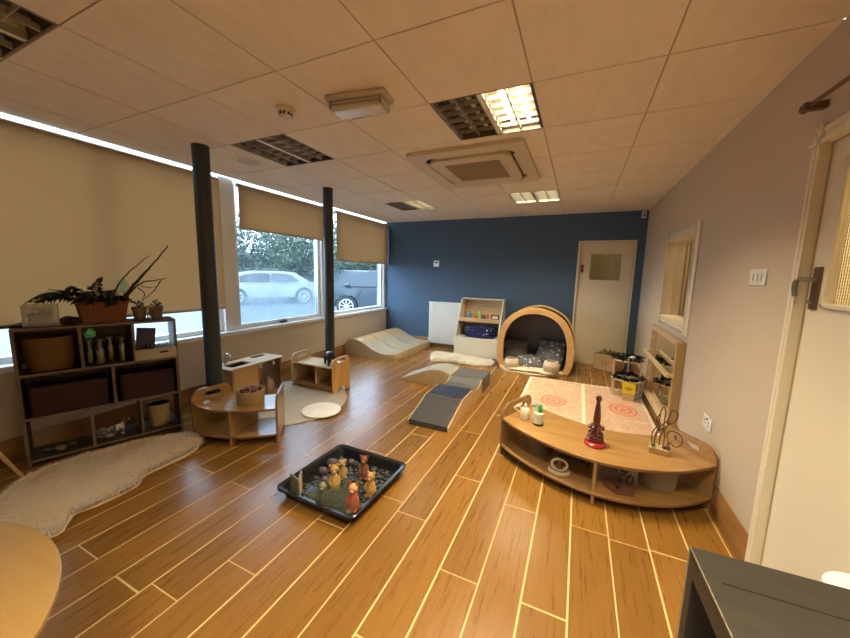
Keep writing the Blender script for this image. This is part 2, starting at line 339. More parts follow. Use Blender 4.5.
# room beyond door 1
b = nb(); B(b, DX0-0.4, DX1+0.14, YB+0.85, YB+0.9, 0, H); B(b, DX0-0.45, DX0-0.4, YB+.12, YB+0.9, 0, H); B(b, DX1+0.14, DX1+0.19, YB+.12, YB+0.9, 0, H); B(b, DX0-0.45, DX1+0.19, YB+.12, YB+0.9, H, H+.05); B(b, DX0-0.45, DX1+0.19, YB+.12, YB+0.9, -.03, 0); O('wall_corridor', b, WALLW, kind='structure')
# ------------------------------------------------------------------ door 2 (right wall)
b = nb(); pr2 = [(0, 0), (0.035, 0), (0.035, 0.014), (0.022, 0.018), (0.022, 0.040), (0.028, 0.046), (0.028, 0.062), (0.014, 0.075), (0, 0.075)]
plate(b, [(XR-u, DY1+v) for u, v in pr2], [], D2H+0.075, lambda u, v, w_: (u, v, w_)); plate(b, [(XR-u, DY0-v) for u, v in pr2], [], D2H+0.075, lambda u, v, w_: (u, v, w_))
plate(b, [(XR-u, D2H+v) for u, v in pr2], [], DY1-DY0+0.15, lambda u, v, w_: (u, DY0-0.075+w_, v))
d2 = O('door_2', b, CREAM, kind='structure')
b = nb(); plate(b, [(DY0+0.004, 0.006), (DY1-0.004, 0.006), (DY1-0.004, D2H-0.004), (DY0+0.004, D2H-0.004)], [[(DY0+0.13, 1.33), (DY1-0.125, 1.33), (DY1-0.125, 1.86), (DY0+0.13, 1.86)]], 0.04, lambda u, v, w_: (XR+0.004+w_, u, v)); O('door_leaf', b, CREAM, d2)
b = nb(); y0, y1, z0, z1 = DY0+0.115, DY1-0.11, 1.315, 1.875
for q in ((y0, y1, z0, z0+0.02), (y0, y1, z1-0.02, z1), (y0, y0+0.02, z0, z1), (y1-0.02, y1, z0, z1)): B(b, XR-0.008, XR+0.006, *q)
O('glazing_bead', b, CREAM, d2, bevel=0.004)
b = nb(); B(b, XR+0.022, XR+0.028, DY0+0.13, DY1-0.125, 1.33, 1.86); O('pane', b, glass_mat('wired_glass', (0.95, 0.9, 0.8), 0.08, haze=0.55, haze_col=(0.9, 0.82, 0.62)), d2)
b = nb()
for k in range(1, 42): z = 1.33+0.0127*k; B(b, XR+0.020, XR+0.0215, DY0+0.13, DY1-0.125, z-0.0005, z+0.0005)
for k in range(1, 43): y = DY0+0.13+0.0127*k; B(b, XR+0.0185, XR+0.020, y-0.0005, y+0.0005, 1.33, 1.86)
O('wire_mesh', b, DARKM, d2)
b = nb(); PX(b, rrect(1.853, 1.895, 1.305, 1.475, 0.006), XR-0.005, XR+0.004); hd = O('handle_plate', b, BRONZE, d2, bevel=0.002)
b = nb(); CY(b, (XR-0.004, 1.874, 1.425), (XR-0.055, 1.874, 1.425), 0.009); T(b, [(XR-0.05, 1.874, 1.425), (XR-0.056, 1.885, 1.42), (XR-0.056, 1.893, 1.39), (XR-0.052, 1.888, 1.355)], [0.009, 0.010, 0.009, 0.008], 10); O('lever_handle', b, CHROME, d2)
b = nb(); CY(b, (XR-0.005, 1.874, 1.335), (XR-0.02, 1.874, 1.335), 0.007); O('thumb_turn', b, CHROME, d2)
b = nb(); B(b, XR+0.9, XR+0.95, 0.6, 2.6, 0, H); B(b, XR+0.14, XR+0.95, 2.6, 2.65, 0, H); B(b, XR+0.14, XR+0.95, 0.55, 0.6, 0, H); O('wall_hallway', b, WALLW, kind='structure')
# ------------------------------------------------------------------ internal window in right wall
b = nb(); pw = [(0, 0), (0.03, 0), (0.03, 0.02), (0.018, 0.028), (0.018, 0.05), (0.024, 0.058), (0.012, 0.075), (0, 0.075)]
plate(b, [(XR-u, WY1-0.01+v) for u, v in pw], [], WZ1-WZ0+0.15, lambda u, v, w_: (u, v, WZ0-0.075+w_)); plate(b, [(XR-u, WY0+0.01-v) for u, v in pw], [], WZ1-WZ0+0.15, lambda u, v, w_: (u, v, WZ0-0.075+w_))
plate(b, [(XR-u, WZ1-0.01+v) for u, v in pw], [], WY1-WY0, lambda u, v, w_: (u, WY0+w_, v)); plate(b, [(XR-u, WZ0+0.01-v) for u, v in pw], [], WY1-WY0, lambda u, v, w_: (u, WY0+w_, v))
for q in ((WY0-0.0, WY0+0.012, WZ0, WZ1), (WY1-0.012, WY1, WZ0, WZ1), (WY0, WY1, WZ0, WZ0+0.012), (WY0, WY1, WZ1-0.012, WZ1)): B(b, XR, XR+0.14, *q)
wi = O('window_5', b, CREAM, kind='structure')
b = nb(); B(b, XR+0.07, XR+0.076, WY0+0.012, WY1-0.012, WZ0+0.012, WZ1-0.012); O('pane', b, glass_mat('inner_window_glass', (0.95, 0.93, 0.88), 0.08), wi)
# the room seen through it
b = nb(); B(b, XR+0.14, XR+2.2, 5.6, 5.65, 0, H); B(b, XR+2.15, XR+2.2, 2.7, 5.6, 0, H); B(b, XR+0.14, XR+2.2, 2.70, 2.75, 0, H); O('wall_office', b, mat('tan_paint', (0.42, 0.32, 0.2), 0.8), kind='structure')
b = nb(); B(b, XR+0.14, XR+2.2, 2.75, 5.6, H, H+0.03); O('ceiling_office', b, TILE, kind='structure')
b = nb(); B(b, XR+0.14, XR+2.2, 0.6, 5.6, -0.05, 0); O('floor_office', b, SKIRT, kind='structure')
b = nb(); B(b, XR+0.14, XR+2.2, 0.55, 2.7, H, H+0.03); O('ceiling_hallway', b, TILE, kind='structure')

# ================================================================== CEILING FITTINGS
TUBE_ON = mat('lit_tube', (1, 1, 1), 0.4, emit=(1.0, 0.80, 0.50), estr=2.0)
TUBE_OFF = mat('unlit_tube', (0.55, 0.54, 0.5), 0.3)
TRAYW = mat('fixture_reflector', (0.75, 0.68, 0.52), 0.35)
TRAYD = mat('unlit_shade_reflector', (0.10, 0.075, 0.055), 0.4)  # darker reflector for fixtures not fully lit, shade put into the colour
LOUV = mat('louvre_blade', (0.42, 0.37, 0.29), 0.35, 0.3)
LOUVON = mat('louvre_blade_glare_darkened', (0.035, 0.028, 0.016), 0.6)  # blades of lit halves, coloured darker to counter the lamp's glare
lab = {(-1, 0): 'recessed louvred ceiling light beside the air unit, right half lit', (-1, 4): 'fully lit louvred ceiling light near the blue wall, beyond the air unit',
       (-4, 4): 'half lit louvred ceiling light near the far window', (-4, 0): 'unlit louvred ceiling light next to the smoke detector',
       (-4, -3): 'unlit louvred ceiling light cut by the top left corner of the photo'}
for (i, j), on in lights.items():
    x0, y0 = GX+.6*i, GY+.6*j; g = thing('ceiling_light', lab.get((i, j), 'louvred ceiling light behind the camera, %s' % ('nearer the right wall' if i == 0 else 'nearer the middle of the room')), 'ceiling light', (x0+.3, y0+.3, H), 0, 'recessed ceiling lights')
    if (i, j) not in lab: g['group'] = 'ceiling lights behind the camera'
    b = nb(); B(b, -.298, .298, -.298, .298, 0.10, 0.11)
    for q in ((-.298, -.290, -.298, .298), (.290, .298, -.298, .298), (-.29, .29, -.298, -.290), (-.29, .29, .290, .298)): B(b, *q, 0.002, 0.10)
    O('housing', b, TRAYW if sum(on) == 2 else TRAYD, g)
    b = nb(); B(b, -.012, .012, -.29, .29, 0.004, 0.099); O('divider', b, TRAYW, g)
    for h in (0, 1):
        xa, xb = (-.288, -.014) if h == 0 else (.014, .288)
        b = nb()
        for k in range(1, 2): x_ = xa+(xb-xa)*k/2; B(b, x_-.003, x_+.003, -.29, .29, 0.004, 0.034)
        for k in range(1, 6): y_ = -.29+.58*k/6; B(b, xa, xb, y_-.0022, y_+.0022, 0.004, 0.030)
        for q in ((xa, xa+.004), (xb-.004, xb)): B(b, *q, -.29, .29, 0.003, 0.036)
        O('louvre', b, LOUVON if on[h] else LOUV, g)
        if on[h]: b = nb(); B(b, xa, xb, -.29, .29, 0.088, 0.094); O('reflector', b, TRAYW, g)
        for k in (0.3, 0.7):
            x_ = xa+(xb-xa)*k; b = nb(); CY(b, (x_, -.28, 0.06), (x_, .28, 0.06), 0.013, n=12); O('lamp_tube', b, TUBE_ON if on[h] else TUBE_OFF, g)
        if on[h]:
            l = bpy.data.lights.new('tube_light', 'AREA'); l.shape = 'RECTANGLE'; l.size = .25; l.size_y = .54; l.energy = LAMP_W*(.35 if j == 4 else 1); l.color = LAMP; l.spread = math.radians(118)
            o = bpy.data.objects.new('tube_light', l); COL.objects.link(o); o.parent = g; o.location = ((xa+xb)/2, 0, 0.043)
# unseen area lamp added to light the office
l = bpy.data.lights.new('office_fill_light', 'AREA'); l.size = 0.6; l.energy = 22; l.color = LAMP; o = bpy.data.objects.new('office_fill_light', l); COL.objects.link(o); o.location = (XR+1.0, 4.4, H-0.02)
l = bpy.data.lights.new('corridor_light', 'AREA'); l.size = 0.3; l.energy = 5; l.color = LAMP; o = bpy.data.objects.new('corridor_light', l); COL.objects.link(o); o.location = (.3, YB+.5, H-0.02)
l = bpy.data.lights.new('hallway_light', 'AREA'); l.size = 0.5; l.energy = 14; l.color = LAMP; o = bpy.data.objects.new('hallway_light', l); COL.objects.link(o); o.location = (XR+0.5, 1.6, H-0.02)

ACM = mat('cream_plastic', (0.62, 0.52, 0.37), 0.4)
g = thing('air_conditioner', 'square cream ceiling cassette air conditioner with a grey central grille', 'air conditioner', (-0.95, 3.24, H))
b = nb(); plate(b, rrect(-.50, .50, -.56, .56, 0.04), [rrect(-.40, .40, -.44, .44, 0.12)], 0.03, lambda u, v, w_: (u, v, -0.03+w_)); O('surround', b, ACM, g, bevel=0.006)
b = nb(); plate(b, rrect(-.36, .36, -.40, .40, 0.10), [rrect(-.25, .25, -.27, .27, 0.02)], 0.035, lambda u, v, w_: (u, v, -0.045+w_)); O('face_panel', b, ACM, g, bevel=0.005)
b = nb(); plate(b, rrect(-.40, .40, -.44, .44, 0.12), [rrect(-.26, .26, -.28, .28, 0.02)], 0.004, lambda u, v, w_: (u, v, -0.006+w_)); O('air_slot', b, BLACK, g)
b = nb(); B(b, -.25, .25, -.27, .27, -0.035, -0.03)
for k in range(25): y_ = -.26+.52*k/24; B(b, -.25, .25, y_-.004, y_+.004, -0.042, -0.035)
O('intake_grille', b, mat('grille_tan', (0.40, 0.31, 0.20), 0.6), g)
b = nb()
for q in ((-.27, .27, -.425, -.405), (-.27, .27, .405, .425)): B(b, *q, -0.024, -0.018)
for q in ((-.395, -.375, -.30, .30), (.375, .395, -.30, .30)): B(b, *q, -0.024, -0.018)
O('air_flap', b, ACM, g)

g = thing('emergency_light', 'clear bulkhead emergency light fixed to a ceiling tile', 'emergency light', (-1.255, 1.76, H), math.radians(8))
b = nb(); B(b, -.19, .19, -.075, .075, -0.03, 0); O('base_plate', b, mat('bulkhead_cream', (0.5, 0.43, 0.34), 0.5), g, bevel=0.01)
b = nb(); B(b, -.165, .165, -.062, .062, -0.085, -0.03); O('diffuser', b, mat('ribbed_clear_plastic', (0.52, 0.47, 0.41), 0.15, col2=(0.60, 0.55, 0.48), scale=(90, 1, 1)), g, bevel=0.014)
b = nb(); B(b, -.15, .15, -.066, -.060, -0.06, -0.05); B(b, -.165, -.150, -.064, .064, -0.075, -0.035); B(b, .150, .165, -.064, .064, -0.075, -0.035); O('end_cap', b, mat('bulkhead_dark', (0.28, 0.22, 0.17), 0.5), g)
g = thing('smoke_detector', 'small round cream smoke detector on the ceiling', 'smoke detector', (-1.78, 1.70, H))
b = nb(); LA(b, [(0, -0.018), (0.052, -0.018), (0.058, -0.010), (0.058, 0)]); O('base', b, ACM, g)
b = nb(); LA(b, [(0, -0.055), (0.022, -0.055), (0.036, -0.045), (0.042, -0.018), (0, -0.018)]); O('chamber', b, ACM, g)
b = nb()
for k in range(10): a = 2*PI*k/10; B(b, -0.005, 0.005, 0.0375, 0.0415, -0.042, -0.028, Matrix.Rotation(a, 4, 'Z'))
O('vent_slots', b, BLACK, g)
g = thing('ceiling_speaker', 'faint round speaker grille in the ceiling near the first dark column', 'speaker', (-2.93, 2.33, H))
b = nb(); LA(b, [(0.10, -0.004), (0.125, -0.006), (0.135, 0)], n=40); O('rim', b, TILE, g)
b = nb(); LA(b, [(0, -0.003), (0.10, -0.003), (0.10, 0)], n=40); O('grille', b, mat('speaker_mesh', (0.50, 0.46, 0.40), 0.7), g)
g = thing('motion_sensor', 'small white corner sensor high on the blue wall', 'sensor', (0.80, YB, 2.37))
b = nb(); PR(b, rrect(-.03, .03, -.045, 0, 0.015), -0.055, 0.045); O('casing', b, WHITE, g, bevel=0.006)
b = nb(); BL(b, (0, -0.045, -0.015), (0.018, 0.01, 0.022), 2); O('lens', b, mat('sensor_lens', (0.35, 0.35, 0.35), 0.2), g)
g = thing('thermostat', 'small white square thermostat on the blue wall above the radiator', 'thermostat', (-2.53, YB, 1.62))
b = nb(); B(b, -.055, .055, -.025, 0, -.06, .06); O('casing', b, WPVC, g, bevel=0.006)
b = nb(); B(b, -.026, .026, -.028, -.025, .004, .032); O('display', b, BLACK, g)
g = thing('light_switch', 'white double light switch beside the panelled door', 'light switch', (XR, 2.36, 1.435))
b = nb(); B(b, -0.008, 0, -.09, .09, -.043, .043); O('plate', b, WHITE, g, bevel=0.003)
for k in (-.045, 0, .045): b = nb(); B(b, -0.013, -0.008, k-.010, k+.010, -.018, .018); O('rocker', b, WHITE, g, bevel=0.002)
g = thing('power_socket', 'white power socket low on the right wall behind the curved shelf', 'socket', (XR, 2.76, 0.46))
b = nb(); B(b, -0.008, 0, -.075, .075, -.043, .043); O('plate', b, WHITE, g, bevel=0.003)
for k in (-.035, .035):
    b = nb(); B(b, -0.010, -0.008, k-.003, k+.003, .006, .016); B(b, -0.010, -0.008, k-.012, k-.005, -.012, -.008); B(b, -0.010, -0.008, k+.005, k+.012, -.012, -.008); O('pin_slots', b, BLACK, g)
b = nb(); B(b, -0.012, -0.008, -.006, .006, .02, .034); O('rocker', b, DARKM, g)
g = thing('door_closer_rod', 'dark metal rod with a hinged end above the right-hand door', 'rod', (XR, 2.0, 2.13))
b = nb(); T(b, [(-0.06, 0.0, 0.0), (-0.06, -0.3, -0.01), (-0.055, -0.62, -0.02)], 0.009, 10); O('rod', b, BRONZE, g)
b = nb(); B(b, -0.075, -0.0, -0.012, 0.02, -0.016, 0.016); BL(b, (-0.06, 0.022, 0), (0.018, 0.018, 0.02), 2); O('bracket', b, BRONZE, g, bevel=0.004)
b = nb(); B(b, -0.075, -0.0, -0.62, -0.59, -0.036, -0.004); O('bracket', b, BRONZE, g, bevel=0.004)

# ================================================================== BLINDS, COLUMNS, RADIATOR
def blind(y0, y1, z0, label):
    g = thing('roller_blind', label, 'blind', (XL+0.035, (y0+y1)/2, 2.385), 0, 'roller blinds on the window wall'); h = (y1-y0)/2
    b = nb(); n = 40; rows = [(0, 0), (-(2.385-z0)*0.5, 0.003), (-(2.385-z0), 0.0)]
    vv = [[b.verts.new((d + 0.0015*math.sin(k*0.7), -h+2*h*k/n, z)) for k in range(n+1)] for z, d in rows]
    for A, C_ in zip(vv, vv[1:]):
        for k in range(n): b.faces.new((A[k], A[k+1], C_[k+1], C_[k]))
    bmesh.ops.solidify(b, geom=b.faces[:], thickness=0.002); O('fabric', b, BLIND, g)
    b = nb(); B(b, -0.006, 0.006, -h, h, -(2.385-z0)-0.018, -(2.385-z0)+0.004); O('bottom_bar', b, mat('blind_bar', (0.42, 0.37, 0.28), 0.6), g, bevel=0.003)
    b = nb(); CY(b, (-0.02, -h, -0.012), (-0.02, h, -0.012), 0.014, n=16); O('roller', b, BLIND, g)
blind(-1.55, 2.50, 0.99, 'long brown roller blind pulled down over the near window')
blind(2.72, 4.15, 1.90, 'half raised roller blind between the two dark columns')
blind(4.43, 6.03, 1.61, 'roller blind nearest the blue wall, above the parked dark car')
for (x_, y_, r_, l_) in ((-2.965, 1.905, 0.066, 'thick dark slate floor-to-ceiling column beside the cube shelf'), (-2.90, 3.40, 0.060, 'thinner looking dark slate column behind the low bench')):
    g = thing('steel_column', l_, 'column', (x_, y_, 0), 0, 'dark columns')
    b = nb(); CY(b, (0, 0, 0), (0, 0, H), r_, n=32); O('shaft', b, STEEL, g)
    b = nb(); LA(b, [(r_+0.012, 0), (r_+0.012, 0.02), (r_, 0.025)]); O('base_ring', b, STEEL, g)
g = thing('radiator', 'white panel radiator with vertical ribs under the thermostat', 'radiator', (-2.29, YB-0.03, 0))
b = nb(); B(b, -.34, .34, -.05, .02, .08, .88); O('panel', b, WPVC, g, bevel=0.006)
b = nb()
for k in range(17): x_ = -.31+.62*k/16; B(b, x_-.011, x_+.011, -.060, -.05, .11, .85)
O('rib', b, WPVC, g, bevel=0.004, kind='stuff')
b = nb(); B(b, -.345, .345, -.063, .022, .872, .888); O('top_grille', b, WPVC, g, bevel=0.003)
b = nb(); CY(b, (-.36, -.02, 0), (-.36, -.02, .14), .008, n=12); CY(b, (-.36, -.02, .12), (-.33, -.02, .12), .012, n=12); BL(b, (-.36, -.02, .16), (.016, .016, .022), 2); O('valve', b, CHROME, g)

# ================================================================== LEFT: CUBE SHELF AND ITS CONTENTS
SA = Vector((-3.405, 0.845, 0)); ang = math.atan2(0.86, 0.30)     # local x runs along the front, local -y towards the room
sh = thing('cube_shelf', 'dark grey-oak shelf of eight open cubes in front of the long blind', 'shelf', SA, ang)
SW, SHH, SD = 0.90, 0.965, 0.25
# local frame: x along front 0..SW, y 0 (front) .. +SD (towards the window wall)
t = 0.018; Z1, Z2 = 0.335, 0.645
def sp(name, *boxes): return box_part(name, OAKD, sh, *boxes, bevel=0.001)
sp('side_panel', (0, t, 0, SD, 0, SHH)); sp('side_panel', (SW-t, SW, 0, SD, 0, SHH))
sp('top_panel', (0, SW, 0, SD, SHH, SHH+t)); sp('bottom_panel', (t, SW-t, 0, SD, 0.03, 0.03+t)); sp('shelf_board', (t, SW-t, 0, SD, Z1, Z1+t)); sp('shelf_board', (t, SW-t, 0, SD, Z2, Z2+t))
for x_, z0, z1 in ((0.325, Z2, SHH), (0.62, Z2, SHH), (0.482, Z1, Z2), (0.34, 0.03, Z1), (0.63, 0.03, Z1)): sp('divider', (x_-t/2, x_+t/2, 0, SD, z0+t, z1))
b = nb()
for q in ((0, t, 0, SHH), (SW-t, SW, 0, SHH), (0, SW, SHH, SHH+t), (t, SW-t, .03, .03+t), (t, SW-t, Z1, Z1+t), (t, SW-t, Z2, Z2+t), (.316, .334, Z2+t, SHH), (.611, .629, Z2+t, SHH), (.473, .491, Z1+t, Z2), (.331, .349, .03+t, Z1), (.621, .639, .03+t, Z1)):
    B(b, q[0], q[1], -0.0015, 0, q[2], q[3])
O('edge_banding', b, OAKE, sh, label='paler edge banding')
box_part('back_panel', OAKD, sh, (t, .62, SD-.006, SD, Z2+t, SHH), (t, SW-t, SD-.006, SD, Z1+t, Z2), bevel=0)
def sl(x_, y_, z_):      # shelf-local point to world
    c, s = math.cos(ang), math.sin(ang); return (SA.x+x_*c-y_*s, SA.y+x_*s+y_*c, z_)
g = thing('storage_tub', 'round tan felt tub in the top left cube of the dark shelf', 'tub', sl(.165, .13, Z2+t), ang)
b = nb(); LA(b, [(0, 0), (.105, 0), (.125, .05), (.130, .20), (.135, .24), (.128, .24), (.122, .19), (.10, .012), (0, .012)], sy=.8); O('body', b, mat('caramel_felt', (0.16, 0.085, 0.03), 0.9), g)
b = nb(); BL(b, (0, 0, .20), (.11, .085, .03), 3, .5, 4, 2); O('filling', b, mat('dark_filling', (0.03, 0.02, 0.012), 0.9), g)
# jars in the second cube
JAR = glass_mat('jar_glass', (0.80, 0.86, 0.78), 0.16)
jars = ((.365, .10, 'dried green leaves', (0.10, 0.13, 0.05)), (.425, .07, 'pale shells', (0.30, 0.25, 0.16)), (.485, .12, 'brown seeds', (0.22, 0.11, 0.05)), (.55, .07, 'dark cones', (0.05, 0.045, 0.03)))
j0 = None
for k, (x_, y_, what, c) in enumerate(jars):
    g = thing('glass_jar', 'tall glass jar of %s in the second cube of the top row' % what, 'jar', sl(x_, y_, Z2+t), 0, 'jars in the top row of the dark shelf')
    b = nb(); LA(b, [(0, 0), (.026, 0), (.028, .01), (.028, .15), (.020, .17), (.020, .185)], n=20); O('jar_body', b, JAR, g)
    b = nb(); LA(b, [(.0, .182), (.024, .182), (.024, .20), (0, .20)], n=20); O('lid', b, mat('jar_lid', (0.12, 0.10, 0.07), 0.5), g)
    b = nb(); LA(b, [(0, .004), (.024, .004), (.024, .10+.01*k), (0, .115+.01*k)], n=14); O('contents', b, mat('jar_'+what.replace(' ', '_'), c, 0.8, col2=tuple(q*.5 for q in c), scale=(90, 90, 90)), g)
b = nb(); BL(b, sl(.375, .03, .915), (.045, .03, .036), 3, .5, 3, 4); tag(O('green_cloth', b, mat('mint_green_cloth', (0.12, 0.62, 0.34), 0.5)), 'bright mint green cloth on a jar in the second top cube', 'cloth')
g = thing('white_tray', 'shallow cream box tray in the top right cube of the dark shelf', 'tray', sl(.755, .085, Z2+t), ang)
b = nb(); plate(b, [(-.135, -.09), (.135, -.09), (.135, .11), (-.135, .11)], [[(-.127, -.082), (.127, -.082), (.127, .102), (-.127, .102)]], .085, lambda u, v, w_: (u, v, w_)); B(b, -.127, .127, -.082, .102, 0, .006); O('sides', b, mat('cream_card', (0.50, 0.45, 0.35), 0.6), g)
b = nb(); B(b, .02, .08, -.0935, -.0905, .045, .058); O('handle_slot', b, BLACK, g)
b = nb(); B(b, -.062, .062, -.012, .012, 0, .235, Matrix.Translation((-.062, .05, .09)) @ Matrix.Rotation(.12, 4, 'Y') @ Matrix.Rotation(-.12, 4, 'X')); b2 = O('purple_book', b, mat('dark_purple_cover', (0.03, 0.018, 0.075), 0.4)); b2.location = sl(.755, .085, Z2+t-.08); b2.rotation_euler = (0, 0, ang); tag(b2, 'dark purple book leaning upright in the top right cube', 'book')
b = nb()
for k in range(7): T(b, [(-.08+.03*k, -.05, .095), (-.06+.026*k, .03, .10)], .006, 6)
o = O('crayon_bundle', b, mat('dark_sticks', (0.05, 0.04, 0.04), 0.6)); o.location = sl(.755, .085, Z2+t); o.rotation_euler = (0, 0, ang); tag(o, 'dark sticks lying across the cream tray', 'sticks')
# dark baskets in the middle row
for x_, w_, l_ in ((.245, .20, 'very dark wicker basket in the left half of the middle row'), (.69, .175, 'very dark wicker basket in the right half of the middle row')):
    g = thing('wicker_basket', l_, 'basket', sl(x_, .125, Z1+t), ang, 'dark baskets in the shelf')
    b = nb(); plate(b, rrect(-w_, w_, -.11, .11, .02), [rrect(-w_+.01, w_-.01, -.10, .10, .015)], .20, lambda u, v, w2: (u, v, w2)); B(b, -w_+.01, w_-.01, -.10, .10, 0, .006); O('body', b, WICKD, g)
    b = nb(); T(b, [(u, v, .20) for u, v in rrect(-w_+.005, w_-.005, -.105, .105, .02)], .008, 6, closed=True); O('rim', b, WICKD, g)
# bottom row
g = thing('tan_basket', 'small tan felt basket in the bottom right cube of the dark shelf', 'basket', sl(.76, .14, .048), ang)
b = nb(); LA(b, [(0, 0), (.07, 0), (.085, .17), (.09, .19), (.082, .19), (.066, .01), (0, .01)], sy=.9); O('body', b, FELTB, g)
b = nb(); BL(b, (0, 0, .17), (.07, .06, .03), 3, .6, 4, 9); O('filling', b, mat('black_cloth', (0.01, 0.01, 0.01), 0.9), g)
def animal(name, loc, rz, c1, c2, label, s=1.0, kind='zebra'):
    g = thing(name, label, 'toy animal', loc, rz)
    b = nb(); m_ = None
    BL(b, (0, 0, .055*s), (.045*s, .020*s, .024*s), 3, .15, 2, 1); T(b, [(.035*s, 0, .065*s), (.055*s, 0, .088*s), (.062*s, 0, .098*s)], [.015*s, .012*s, .010*s], 10)
    T(b, [(.058*s, 0, .100*s), (.075*s, 0, .092*s), (.088*s, 0, .084*s)], [.013*s, .011*s, .007*s], 10)
    for sx in (-.03, .032):
        for sy in (-.012, .012): T(b, [(sx*s, sy*s, .05*s), (sx*s+.002, sy*s, .025*s), (sx*s, sy*s, 0)], [.010*s, .006*s, .006*s], 8)
    for sy in (-.007, .007): T(b, [(.058*s, sy*s, .108*s), (.056*s, sy*s*1.6, .122*s)], [.004*s, .001*s], 6)
    T(b, [(-.042*s, 0, .065*s), (-.056*s, 0, .05*s), (-.058*s, 0, .03*s)], [.004*s, .003*s, .003*s], 6)
    O('body', b, mat(name+'_coat', c1, 0.6, col2=c2, scale=(70/s, 20/s, 20/s), contrast=(.48, .52)), g)
    return g
animal('toy_zebra', sl(.47, .10, .048), ang+.4, (0.65, 0.62, 0.55), (0.10, 0.09, 0.08), 'white toy animal standing in the bottom middle cube', 1.15)
b = nb(); BL(b, (0, 0, .035), (.075, .06, .035), 3, .5, 2.5, 5); o = O('grey_rock', b, mat('grey_stone', (0.16, 0.14, 0.12), 0.8, col2=(0.28, 0.25, 0.21), scale=(30, 30, 30))); o.location = sl(.40, .12, .048); tag(o, 'grey stone beside the white toy animal in the bottom shelf', 'stone')
for k, (x_, y_, c, l_) in enumerate(((.10, .10, (0.03, 0.05, 0.06), 'dark blue-grey pebble in the bottom left cube'), (.16, .07, (0.25, 0.22, 0.08), 'yellowish pebble in the bottom left cube'), (.22, .12, (0.03, 0.06, 0.045), 'dark green pebble in the bottom left cube'))):
    b = nb(); BL(b, (0, 0, .02), (.035, .028, .02), 3, .3, 2, k); o = O('pebble', b, mat('pebble_%s' % l_.split()[0], c, 0.5)); o.location = sl(x_, y_, .048); tag(o, l_, 'pebble', 'pebbles in the bottom cube')

# ---- on top of the cube shelf
ZT = SHH+t
g = thing('wicker_basket', 'reddish brown wicker basket full of fern fronds on the dark shelf', 'basket', sl(.465, .12, ZT), ang)
b = nb()
lo = rrect(-.125, .125, -.085, .085, .03); hi = rrect(-.15, .15, -.105, .105, .035)
ra = [b.verts.new((u, v, 0)) for u, v in lo]; rb = [b.verts.new((u, v, .155)) for u, v in hi]; rc = [b.verts.new((u*.94, v*.93, .155)) for u, v in hi]; rd = [b.verts.new((u*.92, v*.9, .01)) for u, v in lo]; n = len(lo)
for A, C_ in ((ra, rb), (rb, rc), (rc, rd)):
    for j in range(n): b.faces.new((A[j], A[(j+1) % n], C_[(j+1) % n], C_[j]))
b.faces.new(ra); b.faces.new(rd[::-1]); O('body', b, WICK, g)
b = nb()
for dz, ph in ((0, 0), (0.006, PI)):
    L_ = smooth_line([(*q, 0) for q in hi] + [(*hi[0], 0)], 3)[:-1]; T(b, [(q.x, q.y, .157+.006*math.sin(i*.9+ph)) for i, q in enumerate(L_)], .006, 6, closed=True)
O('rim', b, WICK, g)
def frond(b, pts, w_, n=26):
    L_ = smooth_line(pts, 8); T(b, L_, .003, 5)
    for i, p in enumerate(L_):
        f = i/len(L_); d = (L_[min(i+1, len(L_)-1)] - L_[max(i-1, 0)]).normalized(); s_ = d.cross(Vector((0, 0, 1))).normalized(); ln = w_*(math.sin(PI*min(1, f+.15))**.6)*random.uniform(.8, 1.1)
        for sg in (-1, 1):
            for q in range(2):
                o_ = p + d*(.006*q); tip = o_ + s_*sg*ln + d*ln*.5 + Vector((0, 0, -ln*random.uniform(.2, .9))); mid = (o_+tip)/2
                v = [b.verts.new(o_), b.verts.new(mid+d*.008), b.verts.new(tip), b.verts.new(mid-d*.008)]; b.faces.new(v)
b = nb()
for pts, w_ in (([(-.10, 0, .15), (-.20, -.05, .235), (-.30, -.08, .23), (-.39, -.10, .16)], .06), ([(-.08, .02, .15), (-.20, .0, .21), (-.28, -.02, .20), (-.36, -.05, .17)], .07), ([(-.05, 0, .15), (-.11, -.04, .25), (-.16, -.05, .28), (-.21, -.08, .22)], .06),
                ([(0, 0, .15), (-.03, -.03, .26), (-.01, -.05, .33), (.01, -.06, .35)], .05), ([(0, 0, .15), (.03, -.05, .24), (.05, -.09, .24), (.08, -.12, .20)], .06), ([(.03, 0, .15), (.08, -.03, .20), (.13, -.06, .20), (.17, -.09, .17)], .05),
                ([(-.03, .02, .15), (-.10, .02, .22), (-.17, .0, .24), (-.27, -.04, .26)], .05), ([(.0, .02, .16), (-.06, -.06, .24), (-.12, -.12, .22), (-.17, -.15, .15)], .06), ([(.05, .02, .15), (.0, -.05, .19), (-.05, -.10, .19), (-.10, -.14, .14)], .05), ([(.08, .0, .15), (.06, -.06, .19), (.04, -.12, .17), (.0, -.15, .12)], .05)):
    frond(b, pts, w_)
for k in range(60): BL(b, (random.uniform(-.12, .12), random.uniform(-.08, .08), random.uniform(.13, .18)), (.03, .012, .018), 1, .3, 2, k)
o = O('fern_fronds', b, FERN, ang=180); o.location = sl(.465, .12, ZT); o.rotation_euler = (0, 0, ang); tag(o, 'dark green fern fronds spilling out of the wicker basket', 'fern')
